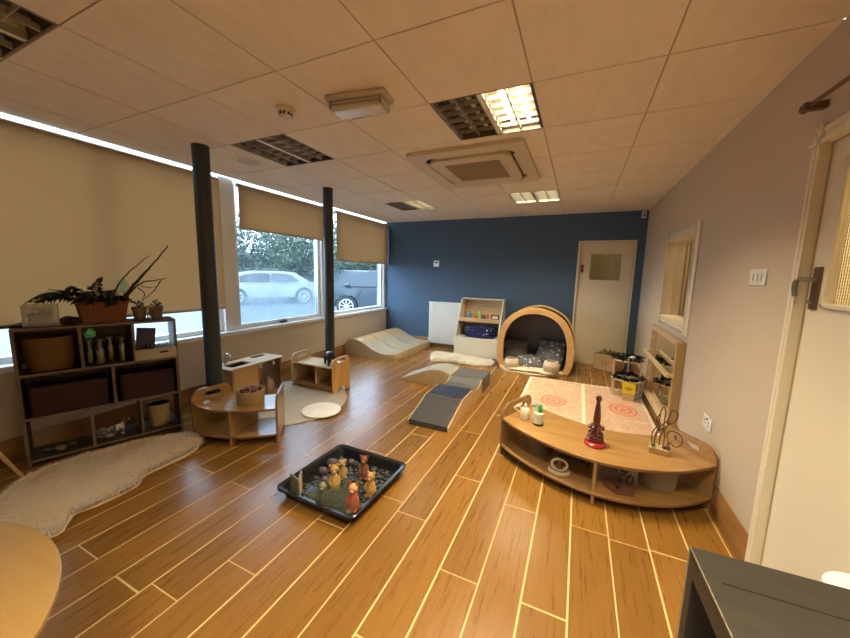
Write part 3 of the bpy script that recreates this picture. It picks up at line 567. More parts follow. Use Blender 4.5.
def branch(name, pts, r0, label, extra=()):
    b = nb(); L_ = smooth_line(pts, 5); n = len(L_); T(b, [q+Vector((random.uniform(-1, 1), random.uniform(-1, 1), random.uniform(-1, 1)))*.003 for q in L_], [r0*(1-.7*i/(n-1)) for i in range(n)], 8)
    for e, re in extra: T(b, smooth_line(e, 4), [re*(1-.08*i) if i < 11 else re*.2 for i in range(len(smooth_line(e, 4)))], 6)
    o = O(name, b, TWIG); o.location = sl(0, 0, 0); o.rotation_euler = (0, 0, ang); return tag(o, label, 'branch', 'bare branches on the dark shelf')
branch('bare_branch', [(.50, .12, 1.10), (.56, .09, 1.26), (.62, .08, 1.35), (.70, .07, 1.44), (.775, .06, 1.515)], .007, 'bare twig leaning right over the wicker basket, shorter of the two')
branch('bare_branch', [(.56, .10, 1.12), (.66, .08, 1.27), (.74, .07, 1.38), (.77, .06, 1.42), (.90, .05, 1.60)], .014, 'longest bare branch reaching up and right towards the column')
branch('bare_branch', [(.58, .10, 1.12), (.64, .08, 1.22), (.72, .06, 1.295), (.80, .05, 1.31), (.87, .04, 1.33)], .009, 'lowest forked twig over the plant pots', [([(.68, .06, 1.25), (.72, .07, 1.20), (.70, .08, 1.14)], .005), ([(.83, .05, 1.31), (.78, .07, 1.22), (.70, .08, 1.14)], .005), ([(.70, .06, 1.26), (.76, .05, 1.25), (.80, .05, 1.26)], .004)])
g = thing('agate_slice', 'translucent pale turquoise oval slice standing among the twigs', 'stone slice', sl(.595, .10, 1.205), ang)
b = nb(); plate(b, circle(0, .055, .036, .052, 28), [], .006, lambda u, v, w_: (u, w_, v)); O('slice', b, mat('turquoise_agate', (0.35, 0.75, 0.68), 0.15, col2=(0.55, 0.9, 0.82), scale=(20, 20, 20), emit=None), g)
b = nb(); T(b, [(0, 0.003, .004), (0.0, 0.003, -.05), (-.01, .003, -.12)], .003, 6); O('holder', b, TWIG, g)
for x_, l_, c in ((.68, 'left terracotta-grey plant pot beside the wicker basket', (0.17, 0.125, 0.10)), (.79, 'right terracotta-grey plant pot at the end of the dark shelf', (0.20, 0.15, 0.12))):
    g = thing('plant_pot', l_, 'plant pot', sl(x_, .10, ZT), 0, 'plant pots on the dark shelf')
    b = nb(); LA(b, [(0, 0), (.036, 0), (.046, .085), (.05, .088), (.05, .108), (.044, .108), (.040, .09), (0, .088)], n=24); O('pot', b, mat('dusty_clay', c, 0.8), g)
    b = nb(); random.seed(int(x_*100))
    for k in range(14):
        a = random.uniform(0, 2*PI); r_ = random.uniform(.01, .035); h_ = random.uniform(.12, .16)
        T(b, [(0, 0, .09), (r_*math.cos(a)*.6, r_*math.sin(a)*.6, h_*.9), (r_*math.cos(a)*1.3, r_*math.sin(a)*1.3, h_)], .002, 4); BL(b, (r_*math.cos(a)*1.4, r_*math.sin(a)*1.4, h_), (.010, .010, .006), 1)
    O('seedlings', b, FERN, g)
g = thing('glass_bottle', 'small clear bottle standing between the two plant pots', 'bottle', sl(.735, .05, ZT))
b = nb(); LA(b, [(0, 0), (.016, 0), (.017, .06), (.008, .08), (.008, .105), (0, .105)], n=18); O('bottle_body', b, glass_mat('bottle_glass', (0.85, 0.85, 0.8), .3, haze=.2), g)
b = nb(); CY(b, (0, 0, .106), (0, 0, .122), .010, n=14); O('stopper', b, mat('cork', (0.30, 0.2, 0.1), .8), g)
g = thing('glass_tank', 'clear square tank holding pieces of bark at the left of the shelf top', 'tank', sl(.145, .12, ZT), ang)
b = nb()
for q in ((-.085, .085, -.08, -.077, 0, .15), (-.085, .085, .077, .08, 0, .15), (-.085, -.082, -.077, .077, 0, .15), (.082, .085, -.077, .077, 0, .15), (-.085, .085, -.08, .08, 0, .003)): B(b, *q)
O('walls', b, glass_mat('tank_plastic', (0.80, 0.78, 0.70), .12, haze=.25, haze_col=(.7, .68, .6)), g)
b = nb()
for k in range(9): T(b, [(random.uniform(-.07, 0), random.uniform(-.05, .05), random.uniform(.02, .10)), (random.uniform(.0, .07), random.uniform(-.05, .05), random.uniform(.03, .13))], random.uniform(.008, .016), 7)
O('bark_pieces', b, mat('pale_bark', (0.16, 0.12, 0.075), .85, col2=(0.30, 0.24, 0.16), scale=(50, 50, 50)), g, kind='stuff')
for k, (x_, y_) in enumerate(((.255, .06), (.29, .11), (.27, .16), (.315, .055))):
    g = thing('pine_cone', ('nearest dark pine cone to the clear tank', 'pine cone in the middle of the shelf-top group', 'rearmost pine cone, close to the long blind', 'pine cone nearest the wicker basket')[k], 'pine cone', sl(x_, y_, ZT), k*1.1, 'pine cones on the dark shelf')
    b = nb()
    for q in range(7):
        for a in range(7): th = a*2*PI/7+q*.45; rr = .024*math.sin(PI*(q+1.2)/8.5); BL(b, (rr*math.cos(th), rr*math.sin(th), .008+.0075*q), (.009, .009, .004), 1)
    O('scales', b, mat('cone_brown', (0.045, 0.025, 0.02), .8), g)
g = thing('black_tray', 'thin black tray with a pale edge lying at the left end of the shelf top', 'tray', sl(-.02, .15, ZT), ang)
b = nb(); PR(b, rrect(-.15, .09, -.09, .09, .03), 0, .008); O('base', b, BLACK, g)
b = nb(); T(b, [(u, v, .012) for u, v in rrect(-.15, .09, -.09, .09, .03)], .007, 6, closed=True); O('rim', b, BLACK, g)

# ---- sheepskins
def inside(P, x, y):
    c = False; j = len(P)-1
    for i in range(len(P)):
        if (P[i][1] > y) != (P[j][1] > y) and x < (P[j][0]-P[i][0])*(y-P[i][1])/(P[j][1]-P[i][1])+P[i][0]: c = not c
        j = i
    return c
def sheepskin(outline, m, label, nst, ln, seed, th=.03):
    random.seed(seed); L_ = smooth_line(outline + [outline[0]], 6)[:-1]; P = [(q.x, q.y) for q in L_]; cx = sum(p[0] for p in P)/len(P); cy = sum(p[1] for p in P)/len(P)
    g = thing('sheepskin_rug', label, 'rug', (cx, cy, 0)); b = nb()
    prev = None; rings = []
    for f, z in ((1.0, .004), (.97, th*.6), (.85, th*.9), (.6, th), (.3, th*1.05)): rings.append([b.verts.new(((x-cx)*f, (y-cy)*f, z+(.002*noise.noise(Vector((x*6, y*6, f)))))) for x, y in P])
    for A, C_ in zip(rings, rings[1:]):
        for j in range(len(P)): b.faces.new((A[j], A[(j+1) % len(P)], C_[(j+1) % len(P)], C_[j]))
    b.faces.new(rings[-1]); b.faces.new(rings[0][::-1]); O('skin', b, m, g)
    b = nb(); x0, x1, y0, y1 = min(p[0] for p in P), max(p[0] for p in P), min(p[1] for p in P), max(p[1] for p in P); k = 0
    while k < nst:
        x, y = random.uniform(x0, x1), random.uniform(y0, y1)
        if not inside(P, x, y): continue
        k += 1; a = random.uniform(0, 2*PI); l_ = ln*random.uniform(.6, 1.25); w_ = .0018
        p = Vector((x-cx, y-cy, th*.75)); a += random.gauss(0, .8); ex, ey = (x-cx)/((x1-x0)/2), (y-cy)/((y1-y0)/2); d = Vector((math.cos(a)*.5+ex*.3, math.sin(a)*.5+ey*.3-.15, random.uniform(.5, 1.3))).normalized(); s_ = d.cross(Vector((0, 0, 1))).normalized()*w_
        m1 = p+d*l_*.55; tp = p+d*l_+Vector((math.cos(a), math.sin(a), -.7))*l_*.35
        v = [b.verts.new(p-s_), b.verts.new(p+s_), b.verts.new(m1+s_), b.verts.new(m1-s_), b.verts.new(tp)]; b.faces.new(v[:4]); b.faces.new((v[3], v[2], v[4]))
    me = O('pile', b, m, g, ang=180, kind='stuff'); return g
sheepskin([(-2.99, .62), (-3.17, .78), (-3.20, 1.0), (-3.14, 1.19), (-3.05, 1.40), (-2.87, 1.60), (-2.66, 1.55), (-2.60, 1.41), (-2.59, 1.16), (-2.50, 1.06), (-2.49, .88), (-2.51, .76), (-2.40, .68), (-2.44, .60), (-2.70, .52)], FUR, 'long cream sheepskin rug on the floor in front of the dark cube shelf', 42000, .058, 3, .022)
sheepskin([(-2.10, 4.90), (-2.24, 5.2), (-2.26, 5.5), (-1.85, 5.50), (-1.25, 5.42), (-1.16, 5.2), (-1.20, 5.05), (-1.5, 5.0), (-1.8, 5.02)], FURW, 'white fluffy rug on the floor below the display bookcase', 12000, .040, 5, .02)

# ---- round table bottom left
g = thing('round_table', 'pale round wooden table cut off by the bottom left corner', 'table', (-1.588, -.256, 0))
b = nb(); LA(b, [(0, .478), (.66, .478), (.67, .483), (.67, .496), (.664, .50), (0, .50)], n=96); O('tabletop', b, mat('pale_beech', (0.31, 0.175, 0.05), .38, col2=(0.35, 0.205, 0.065), scale=(2, 18, 18)), g)
for a in (45, 135, 225, 315): c, s = math.cos(math.radians(a)), math.sin(math.radians(a)); b = nb(); CY(b, (.45*c, .45*s, .478), (.52*c, .52*s, 0), .024, .018, 16); O('leg', b, WOODL, g)
# ---- child chair at left edge
g = thing('wooden_chair', 'small pale wooden chair at the left edge beside the cube shelf', 'chair', (-3.36, .52, 0), .3)
b = nb(); PR(b, rrect(-.15, .15, -.15, .15, .03), .29, .31); O('seat', b, WOODL, g, bevel=.004)
for sx in (-1, 1):
    b = nb(); T(b, [(sx*.13, .12, .29), (sx*.14, .24, .0)], .011, 10); O('leg', b, WOODL, g)
    b = nb(); T(b, [(sx*.13, -.12, .29), (sx*.14, -.2, .0)], .011, 10); O('leg', b, WOODL, g)
    b = nb(); T(b, [(sx*.13, -.13, .30), (sx*.13, -.16, .55)], .010, 10); O('back_post', b, WOODL, g)
b = nb(); B(b, -.14, .14, -.175, -.160, .44, .56); O('backrest', b, WOODL, g, bevel=.01)

# ================================================================== CURVED SHELVES
def end_panel(p0, p1, h, parent, th=.018, slot=True, m=WOOD, low=.0, name='end_panel'):
    p0 = Vector((*p0, 0)); p1 = Vector((*p1, 0)); L_ = (p1-p0).length; d = (p1-p0)/L_; nrm = Vector((-d.y, d.x, 0))
    out = [(0, low), (.05, low), (.07, low+.03), (L_-.07, low+.03), (L_-.05, low), (L_, low)] + [(L_-.07+.07*math.cos(a), h-.07+.07*math.sin(a)) for a in [PI/2*i/8 for i in range(9)]] + [(.09+.09*math.cos(a), h-.09+.09*math.sin(a)) for a in [PI/2+PI/2*i/8 for i in range(9)]]
    hole = [rrect(L_*.28, L_*.72, h-.075, h-.038, .017)] if slot else []
    b = nb(); plate(b, out, hole, th, lambda u, v, w_: tuple(p0+d*u+nrm*(w_-th/2)+Vector((0, 0, v))), 1); o = O(name, b, [m, EDGE2], parent)
    return o
def curved_shelf(front, back, label, mid_f, mid_b, extra=()):
    cx = sum(p[0] for p in front+back)/len(front+back); cy = sum(p[1] for p in front+back)/len(front+back); T_ = lambda P: [(p[0]-cx, p[1]-cy) for p in P]
    g = thing('curved_shelf', label, 'shelf', (cx, cy, 0)); f_ = smooth_line(T_(front), 6); k_ = smooth_line(T_(back), 6); poly = [(q.x, q.y) for q in f_] + [(q.x, q.y) for q in reversed(k_)]
    b = nb(); PR(b, poly, .282, .300, 1); O('top_board', b, [WOODX, EDGE2], g, bevel=.002)
    b = nb(); PR(b, poly, .065, .083, 1); O('bottom_board', b, [WOODX, EDGE2], g, bevel=.002)
    f0, k0, f1, k1 = T_([front[0], back[0], front[-1], back[-1]]); end_panel(f0, k0, .40, g); end_panel(f1, k1, .40, g)
    a, c = T_([mid_f, mid_b]); p0 = Vector((*a, 0)); p1 = Vector((*c, 0)); L_ = (p1-p0).length; d = (p1-p0)/L_; nr = Vector((-d.y, d.x, 0))
    b = nb(); plate(b, [(0, .0), (.04, 0), (.06, .03), (L_-.06, .03), (L_-.04, 0), (L_, 0), (L_, .282), (0, .282)], [], .018, lambda u, v, w_: tuple(p0+d*u+nr*(w_-.009)+Vector((0, 0, v)))); O('divider', b, WOOD, g)
    b = nb(); kk = k_
    for A, C_ in zip(kk, kk[1:]):
        dd = (C_-A).normalized(); nn = Vector((-dd.y, dd.x, 0))*.004
        if nn.dot(Vector((cx, cy, 0))) and False: pass
        v = [b.verts.new((A.x, A.y, z)) for z in (.083, .19)] + [b.verts.new((C_.x, C_.y, z)) for z in (.19, .083)]; b.faces.new(v)
    bmesh.ops.solidify(b, geom=b.faces[:], thickness=.006); 
    if 'back' in extra: O('back_strip', b, WOODL, g)
    else: b.free()
    return g
curved_shelf([(-.475, 2.56), (-.33, 2.42), (-.10, 2.28), (.165, 2.20), (.40, 2.215), (.63, 2.305), (.843, 2.475)], [(-.31, 2.97), (-.06, 2.82), (.16, 2.73), (.33, 2.71), (.50, 2.745), (.615, 2.80)],
             'long curved two-tier wooden shelf standing against the right wall', (.175, 2.215), (.25, 2.72))
curved_shelf([(-2.885, 1.645), (-2.70, 1.61), (-2.50, 1.65), (-2.32, 1.745), (-2.165, 1.88)], [(-2.83, 1.965), (-2.72, 1.945), (-2.60, 1.98), (-2.49, 2.06), (-2.40, 2.165)],
             'short curved wooden shelf under the thick column, tan basket on top', (-2.45, 1.675), (-2.55, 2.005))
# on the short curved shelf
g = thing('seagrass_basket', 'round tan basket of dark pink petals on the short curved shelf', 'basket', (-2.45, 1.87, .30))
b = nb(); LA(b, [(0, 0), (.098, 0), (.105, .01), (.108, .115), (.104, .12), (.098, .118), (.096, .012), (0, .012)], n=40); O('body', b, mat('tan_cork', (0.36, 0.235, 0.10), .8, bump=.3, bscale=90), g)
b = nb(); random.seed(5)
for k in range(46): a = random.uniform(0, 2*PI); r_ = random.uniform(0, .085); BL(b, (r_*math.cos(a), r_*math.sin(a), .09+random.uniform(0, .03)), (.02, .014, .010), 1, .4, 2, k, Matrix.Rotation(random.uniform(0, 3), 3, 'Z'))
o = O('dried_petals', b, mat('dark_pink_petals', (0.10, 0.02, 0.02), .7, col2=(0.42, 0.20, 0.16), scale=(25, 25, 25), contrast=(.5, .6)), ang=60, kind='stuff'); o.location = (-2.45, 1.87, .30); tag(o, 'dark red and pink dried petals inside the round tan basket', 'petals')

# ================================================================== PLAY SINK
g = thing('play_sink', 'wooden play sink unit with a dark basin in front of the window wall', 'play sink', (-3.12, 2.41, 0), math.atan2(.62, -.03))
# local x along the front (towards +y world), local y towards the window wall
b = nb(); plate(b, [(-.33, -.12), (.33, -.12), (.33, .18), (-.33, .18)], [rrect(-.26, -.03, -.05, .10, .02)], .016, lambda u, v, w_: (u, v, .434+w_)); O('worktop', b, WOODL, g, bevel=.003)
b = nb(); plate(b, rrect(-.27, -.02, -.06, .11, .02), [rrect(-.26, -.03, -.05, .10, .02)], .09, lambda u, v, w_: (u, v, .344+w_)); B(b, -.26, -.03, -.05, .10, .344, .350); O('basin', b, mat('dark_basin', (0.035, 0.02, 0.015), .4), g)
b = nb(); T(b, smooth_line([(-.20, .13, .45), (-.20, .13, .53), (-.20, .10, .56), (-.20, .06, .55), (-.20, .05, .52)], 5), .008, 10); CY(b, (-.20, .13, .45), (-.20, .13, .462), .016); O('tap', b, CHROME, g)
box_part('end_panel', WOOD, g, (-.31, -.292, -.10, .17, 0, .434)); b = nb(); plate(b, [(-.10, 0), (.17, 0), (.17, .434), (-.10, .434)], [circle(.0, .36, .028, n=20)], .018, lambda u, v, w_: (.292+w_, u, v)); O('end_panel', b, EDGE, g)
box_part('front_panel', mat('honey_ply', (0.50, 0.31, 0.11), .4), g, (-.292, -.01, -.10, -.088, .10, .434)); box_part('divider', WOOD, g, (-.01, .008, -.10, .17, .06, .434)); box_part('bottom_board', WOOD, g, (-.31, .31, -.10, .17, .05, .066)); box_part('hob_marks', BLACK, g, (.10, .26, .08, .14, .450, .453))
for k, (x_, y_, h_) in enumerate(((.05, -.05, .16), (.10, -.02, .14), (.17, -.05, .17), (.23, -.03, .13))):
    b = nb(); LA(b, [(0, 0), (.024, 0), (.028, .02), (.028, h_*.6), (.014, h_*.8), (.014, h_), (0, h_)], n=18); o = O('wooden_bottle', b, mat('dark_cherry', (0.10, 0.025, 0.015), .3, coat=.5)); v = Matrix.Rotation(g.rotation_euler.z, 3, 'Z') @ Vector((x_, y_, 0)); o.location = (g.location.x+v.x, g.location.y+v.y, .066); tag(o, ('shorter' if k == 1 else 'leftmost')+' dark red-brown toy bottle inside the play sink unit', 'toy bottle', 'toy bottles in the play sink unit')
    if k > 1: o.data.materials[0] = mat('pale_pink_toy', (0.42, 0.26, 0.20), .5)
    if k > 1: o['label'] = ('taller' if k == 2 else 'shorter')+' pale pinkish toy bottle inside the play sink unit'; o['group'] = 'pale toy bottles in the play sink unit'

# ================================================================== LOW BENCH
g = thing('low_bench', 'low wooden bench unit with handled ends in front of the second column', 'bench', (-2.82, 3.13, 0), .01)
def bench_end(x_, m_):
    b = nb(); out = [(-.16, 0), (-.10, 0), (-.06, .035), (.0, .05), (.06, .035), (.10, 0), (.16, 0)] + [(.09+.07*math.cos(a), .345+.07*math.sin(a)) for a in [PI/2*i/8 for i in range(9)]] + [(-.09+.07*math.cos(a), .345+.07*math.sin(a)) for a in [PI/2+PI/2*i/8 for i in range(9)]]
    plate(b, out, [rrect(-.075, .075, .355, .388, .015)], .018, lambda u, v, w_: (x_+w_, u, v)); O('end_panel', b, m_, g, bevel=.002)
bench_end(.300, PINE); bench_end(-.318, WOODL)
box_part('top_board', WOODL, g, (-.30, .30, -.15, .15, .297, .313)); box_part('bottom_board', WOOD, g, (-.30, .30, -.15, .15, .06, .076)); box_part('back_panel', WOOD, g, (-.30, .30, .135, .147, .076, .297)); box_part('divider', WOODL, g, (.03, .046, -.13, .135, .076, .297)); box_part('plinth', WOOD, g, (-.30, .30, -.13, -.115, .015, .06)); box_part('shelf_slot', WOODL, g, (-.05, .03, .11, .134, .12, .27))
g = thing('toy_gorilla', 'black toy gorilla on the low bench in front of the column', 'toy animal', (-2.66, 3.10, .313), -.5)
b = nb(); BL(b, (0, 0, .10), (.065, .040, .045), 3, .25, 2, 3); BL(b, (.055, 0, .125), (.040, .042, .042), 3, .2, 2, 4); BL(b, (.095, 0, .145), (.026, .024, .028), 3, .1, 2, 2); BL(b, (.115, 0, .135), (.014, .016, .014), 2)
for sy in (-.032, .032): T(b, [(.065, sy, .12), (.075, sy*1.2, .07), (.085, sy*1.2, .012)], [.022, .015, .013], 10); T(b, [(-.045, sy*.8, .09), (-.04, sy, .05), (-.05, sy, .012)], [.024, .016, .014], 10); BL(b, (.092, sy*1.2, .010), (.018, .012, .010), 2); BL(b, (-.045, sy, .010), (.018, .012, .010), 2)
O('body', b, mat('black_fur_plastic', (0.012, 0.012, 0.014), .5), g)
b = nb(); BL(b, (-.01, 0, .138), (.045, .032, .016), 3, .2, 2, 8); O('silver_back', b, mat('silver_fur', (0.45, 0.46, 0.46), .5), g)

# ---- rugs under the bench
b = nb(); PR(b, circle(0, 0, .66, n=72), 0, .006); T(b, [(u, v, .006) for u, v in circle(0, 0, .655, n=72)], .005, 6, closed=True)
o = O('round_rug', b, mat('taupe_rug', (0.42, 0.35, 0.26), .85, col2=(0.52, 0.45, 0.35), scale=(6, 50, 6), bump=.2, bscale=150)); o.location = (-2.834, 2.594, .0004); tag(o, 'large round flat taupe rug under the low bench', 'rug')
b = nb(); LA(b, [(0, 0), (.17, 0), (.195, .008), (.19, .018), (.12, .024), (0, .026)], n=48); o = O('round_cushion', b, FURW); o.location = (-2.29, 2.54, .007); tag(o, 'small white round pad at the edge of the taupe rug', 'pad')

# ================================================================== NAP MATS (wave loungers)
pm = [(-3.60, 0), (-3.60, .19), (-3.56, .24), (-3.48, .285), (-3.38, .295), (-3.28, .272), (-3.17, .222), (-3.07, .168), (-2.97, .130), (-2.88, .108), (-2.79, .100), (-2.70, .105), (-2.62, .118), (-2.605, .108), (-2.605, 0)]
MATB = mat('vinyl_window_sheen', (0.70, 0.63, 0.50), .22); MATT = mat('tan_vinyl_side', (0.50, 0.36, 0.18), .35)  # pale trough panel paints the window's reflection, tan crest stays as its shade
for k, l_ in enumerate(('nearest wave-shaped beige nap mat, beside the low bench', 'middle wave-shaped beige nap mat along the window wall', 'farthest wave-shaped beige nap mat, in the corner by the blue wall')):
    y0 = 4.585+.485*k; g = thing('nap_mat', l_, 'nap mat', (-3.1, y0+.24, 0), 0, 'wave-shaped nap mats')
    sm = smooth_line(pm[1:-1], 3); prof_ = [(-3.60+3.1, 0)] + [(q.x+3.1, q.y) for q in sm] + [(-2.605+3.1, 0)]
    b = nb(); PY(b, prof_, -.232, .232); O('foam_body', b, MATT, g, bevel=.006, ang=50)
    b = nb(); vv = [(b.verts.new((q.x+3.1, -.225, q.y+.0015)), b.verts.new((q.x+3.1, .225, q.y+.0015))) for q in sm[15:-3]]
    for A, C_ in zip(vv, vv[1:]): b.faces.new((A[0], C_[0], C_[1], A[1]))
    bmesh.ops.solidify(b, geom=b.faces[:], thickness=.002); O('top_panel', b, MATB, g, label='pale vinyl trough with window sheen painted in')

# ================================================================== SOFT PLAY TRACK
TRK = mat('tan_foam_side', (0.52, 0.35, 0.17), .5, col2=(0.58, 0.40, 0.20), scale=(20, 20, 20)); TRG = mat('light_grey_carpet', (0.30, 0.29, 0.25), .8, col2=(0.36, 0.35, 0.31), scale=(150, 150, 150), bump=.4, bscale=250)
TRD = DGREY; TRB = mat('blue_black_mat', (0.018, 0.026, 0.055), .3, col2=(0.04, 0.05, 0.09), scale=(8, 8, 8)); TRM = mat('mid_grey_mat', (0.085, 0.082, 0.08), .5, col2=(0.13, 0.125, 0.118), scale=(40, 40, 40))
def track(name, prof_, along, loc, width, cm, label, side=TRK, lip=False):
    g = thing(name, label, 'soft play block', loc, 0, 'soft play track blocks'); sm = [(q.x, q.y) for q in smooth_line(prof_, 4)]
    a0, a1 = sm[0][0], sm[-1][0]; poly = [(a0, 0)] + sm + [(a1, 0)]
    if sm[0][1] < .004: poly = poly[1:]
    if sm[-1][1] < .004: poly = poly[:-1]
    b = nb()
    (PY if along == 'x' else PX)(b, poly, -width/2, width/2); O('foam_block', b, side, g, ang=50)
    b = nb(); hw = width/2-.012; vv = []
    tp = [(u+(.006 if i == 0 else -.006 if i == len(sm)-1 else 0), v) for i, (u, v) in enumerate(sm)]; pl = [(u, v-.002) for u, v in tp] + [(u, v+.005) for u, v in reversed(tp)]
    (PY if along == 'x' else PX)(b, pl, -hw, hw); O('carpet_top', b, cm, g)
    if lip: b = nb(); B(b, -hw, hw, a0-.004, a0+.002, .0, sm[0][1]+.005); O('front_lip', b, cm, g)
    return g
track('wave_ramp', [(-.30, .004), (-.20, .05), (-.08, .10), (.05, .155), (.17, .195), (.28, .205), (.37, .19), (.43, .17)], 'x', (-1.81, 4.02, 0), .38, TRG, 'light grey carpeted wave ramp leading to the corner block')
track('corner_block', [(-.195, .170), (0, .171), (.20, .172)], 'y', (-1.175, 4.035, 0), .41, TRM, 'square grey corner block of the soft play track', TRM)
track('wave_bridge', [(-.195, .172), (-.10, .135), (0, .120), (.09, .128), (.195, .172)], 'y', (-1.175, 3.64, 0), .41, TRM, 'dipped grey block between corner and blue-black block')
track('bridge_block', [(-.175, .172), (0, .170), (.165, .170)], 'y', (-1.175, 3.275, 0), .41, TRB, 'shiny blue-black topped block of the soft play track')
track('end_ramp', [(-.20, .045), (0, .11), (.195, .172)], 'y', (-1.175, 2.90, 0), .41, TRD, 'charcoal textured ramp at the near end of the play track', TRK, True)

# ================================================================== DISPLAY BOOKCASE
g = thing('display_bookcase', 'white and birch display bookcase with sloping sides at the blue wall', 'bookcase', (-1.55, 5.72, 0))
BW = .37; cream_b = mat('white_laminate', (0.72, 0.68, 0.58), .4)
for sx in (-1, 1):
    b = nb(); plate(b, [(-.20, 0), (.30, 0), (.30, 1.0), (.20, 1.0), (.14, .98), (-.20, .33)], [], .016, lambda u, v, w_: (sx*BW+(w_ if sx > 0 else -w_), u, v)); O('side_panel', b, cream_b, g)
box_part('front_panel', cream_b, g, (-BW, BW, -.195, -.18, .02, .33)); box_part('back_panel', WOODL, g, (-BW, BW, .285, .298, .0, 1.0)); box_part('shelf_board', cream_b, g, (-BW, BW, -.18, .285, .315, .33))
box_part('display_shelf', WOODL, g, (-BW, BW, -.02, .285, .62, .635)); box_part('shelf_lip', WOODL, g, (-BW, BW, -.035, -.02, .60, .665)); box_part('top_rail', cream_b, g, (-BW, BW, .16, .285, .985, 1.0)); box_part('cross_rail', WOODL, g, (-BW, BW, .262, .284, .86, .90))
g2 = thing('folded_blanket', 'navy star-patterned folded blanket on the bookcase shelf', 'blanket', (-1.52, 5.74, .33))
b = nb()
for k in range(3): BL(b, (0, 0, .035+.062*k), (.34, .22, .042), 4, .10, 2, k)
for v in b.verts: v.co.x = max(-.25, min(.25, v.co.x)); v.co.y = max(-.15, min(.16, v.co.y)); v.co.z = max(0, v.co.z)
O('cloth_folds', b, NAVY, g2)
for k, (x_, c, l_, w_, h_) in enumerate(((-.19, (0.10, 0.30, 0.50), 'small blue picture block on the upper bookcase shelf', .045, .085), (-.09, (0.55, 0.15, 0.06), 'small red-orange block on the upper bookcase shelf', .04, .06), (-.02, (0.30, 0.42, 0.08), 'lime green toy on the upper bookcase shelf', .05, .10), (.05, (0.12, 0.10, 0.20), 'dark violet block on the upper bookcase shelf', .04, .06), (.11, (0.48, 0.16, 0.08), 'brick red block on the upper bookcase shelf', .04, .065))):
    b = nb(); w_ *= 1.35; h_ *= 1.6; B(b, -w_/2, w_/2, -.03, .03, 0, h_*.7); BL(b, (0, 0, h_*.7), (w_/2, .025, h_*.3), 2); o = O('toy_block', b, mat('toy_'+l_.split()[1].replace('-', '_'), c, .5), bevel=.004); o.location = (-1.55+x_*1.1, 5.80, .635); tag(o, l_, 'toy', 'small toys on the display bookcase')
g2 = thing('picture_card', 'small dark-framed white card on the upper bookcase shelf', 'frame', (-1.31, 5.85, .635))
b = nb(); plate(b, [(-.07, 0), (.07, 0), (.07, .09), (-.07, .09)], [[(-.05, .02), (.05, .02), (.05, .07), (-.05, .07)]], .012, lambda u, v, w_: (u, w_+v*.2, v)); O('border', b, mat('dark_frame', (0.06, 0.03, 0.02), .4), g2)
b = nb(); plate(b, [(-.05, .02), (.05, .02), (.05, .07), (-.05, .07)], [], .004, lambda u, v, w_: (u, .004+w_+v*.2, v)); O('card', b, WHITE, g2)

# ================================================================== ARCH DEN
g = thing('arch_den', 'round-arched wooden play den with dark lining beside the back door', 'play den', (-.545, 5.42, 0))
def arch(r, zc=.41, n=40, fl=.0, sx=1.0):
    a0 = math.asin(min(1, (zc-fl)/r)); return [(sx*r*math.cos(a), zc+r*math.sin(a)) for a in [-a0+(PI+2*a0)*i/n for i in range(n+1)]]
DEN = mat('honey_beech', (0.60, 0.36, 0.13), .4, col2=(0.70, 0.45, 0.19), scale=(12, 12, 12))
DO = [(.47, 0), (.52, .06), (.55, .20), (.552, .38), (.52, .56), (.44, .74), (.28, .88), (0, .96)]; DI = [(.42, .045), (.445, .12), (.455, .28), (.452, .42), (.415, .58), (.33, .73), (.19, .83), (0, .865)]
def mir(P): L_ = smooth_line(P + [(-u, v) for u, v in reversed(P[:-1])], 5); return [(q.x, q.y) for q in L_]
for y_, nm in ((-.27, 'front_ring'), (.27, 'back_ring')):
    b = nb(); o_ = mir(DO); i_ = mir(DI); plate(b, o_ + i_[::-1], [], .03, lambda u, v, w_: (u, y_+w_, v)); O(nm, b, DEN, g, bevel=.005)
b = nb(); o_ = [(u*.975, v*.975) for u, v in mir(DO)]
vv = [(b.verts.new((u, -.24, v)), b.verts.new((u, .27, v))) for u, v in o_]
for A, C_ in zip(vv, vv[1:]): b.faces.new((A[0], C_[0], C_[1], A[1]))
bmesh.ops.solidify(b, geom=b.faces[:], thickness=.008); O('cover', b, mat('dark_brown_cover', (0.10, 0.045, 0.02), .8), g)
b = nb(); PY(b, [(u*.96, v*.96+.01) for u, v in mir(DO)], .24, .25); O('back_lining', b, mat('dark_violet_fabric', (0.15, 0.155, 0.21), .9), g)
for k in range(4):
    a = (-12, 192, 20, 160)[k]*PI/180; u, v = .50*math.cos(a), .41+.50*math.sin(a); b = nb(); B(b, u-.02, u+.02, -.24, .27, v-.02, v+.02); O('cross_bar', b, DEN, g)
b = nb(); PR(b, [(.46, .27), (-.46, .27), (-.50, -.27)] + [(q.x, q.y) for q in smooth_line([(-.48, -.32), (-.33, -.50), (0, -.56), (.30, -.45), (.46, -.30)], 5)] + [(.50, -.27)], 0, .03); O('base_board', b, WOODL, g, bevel=.006)
PATC = pattern_mat('grey_diamond_cloth', (0.11, 0.11, 0.12), [(0.55, 0.56, 0.60)], 15, thresh=.40, stretch=(1, 1, .55)); PATF = pattern_mat('cream_spot_mat', (0.62, 0.55, 0.42), [(0.10, 0.07, 0.05)], 14, thresh=.22)
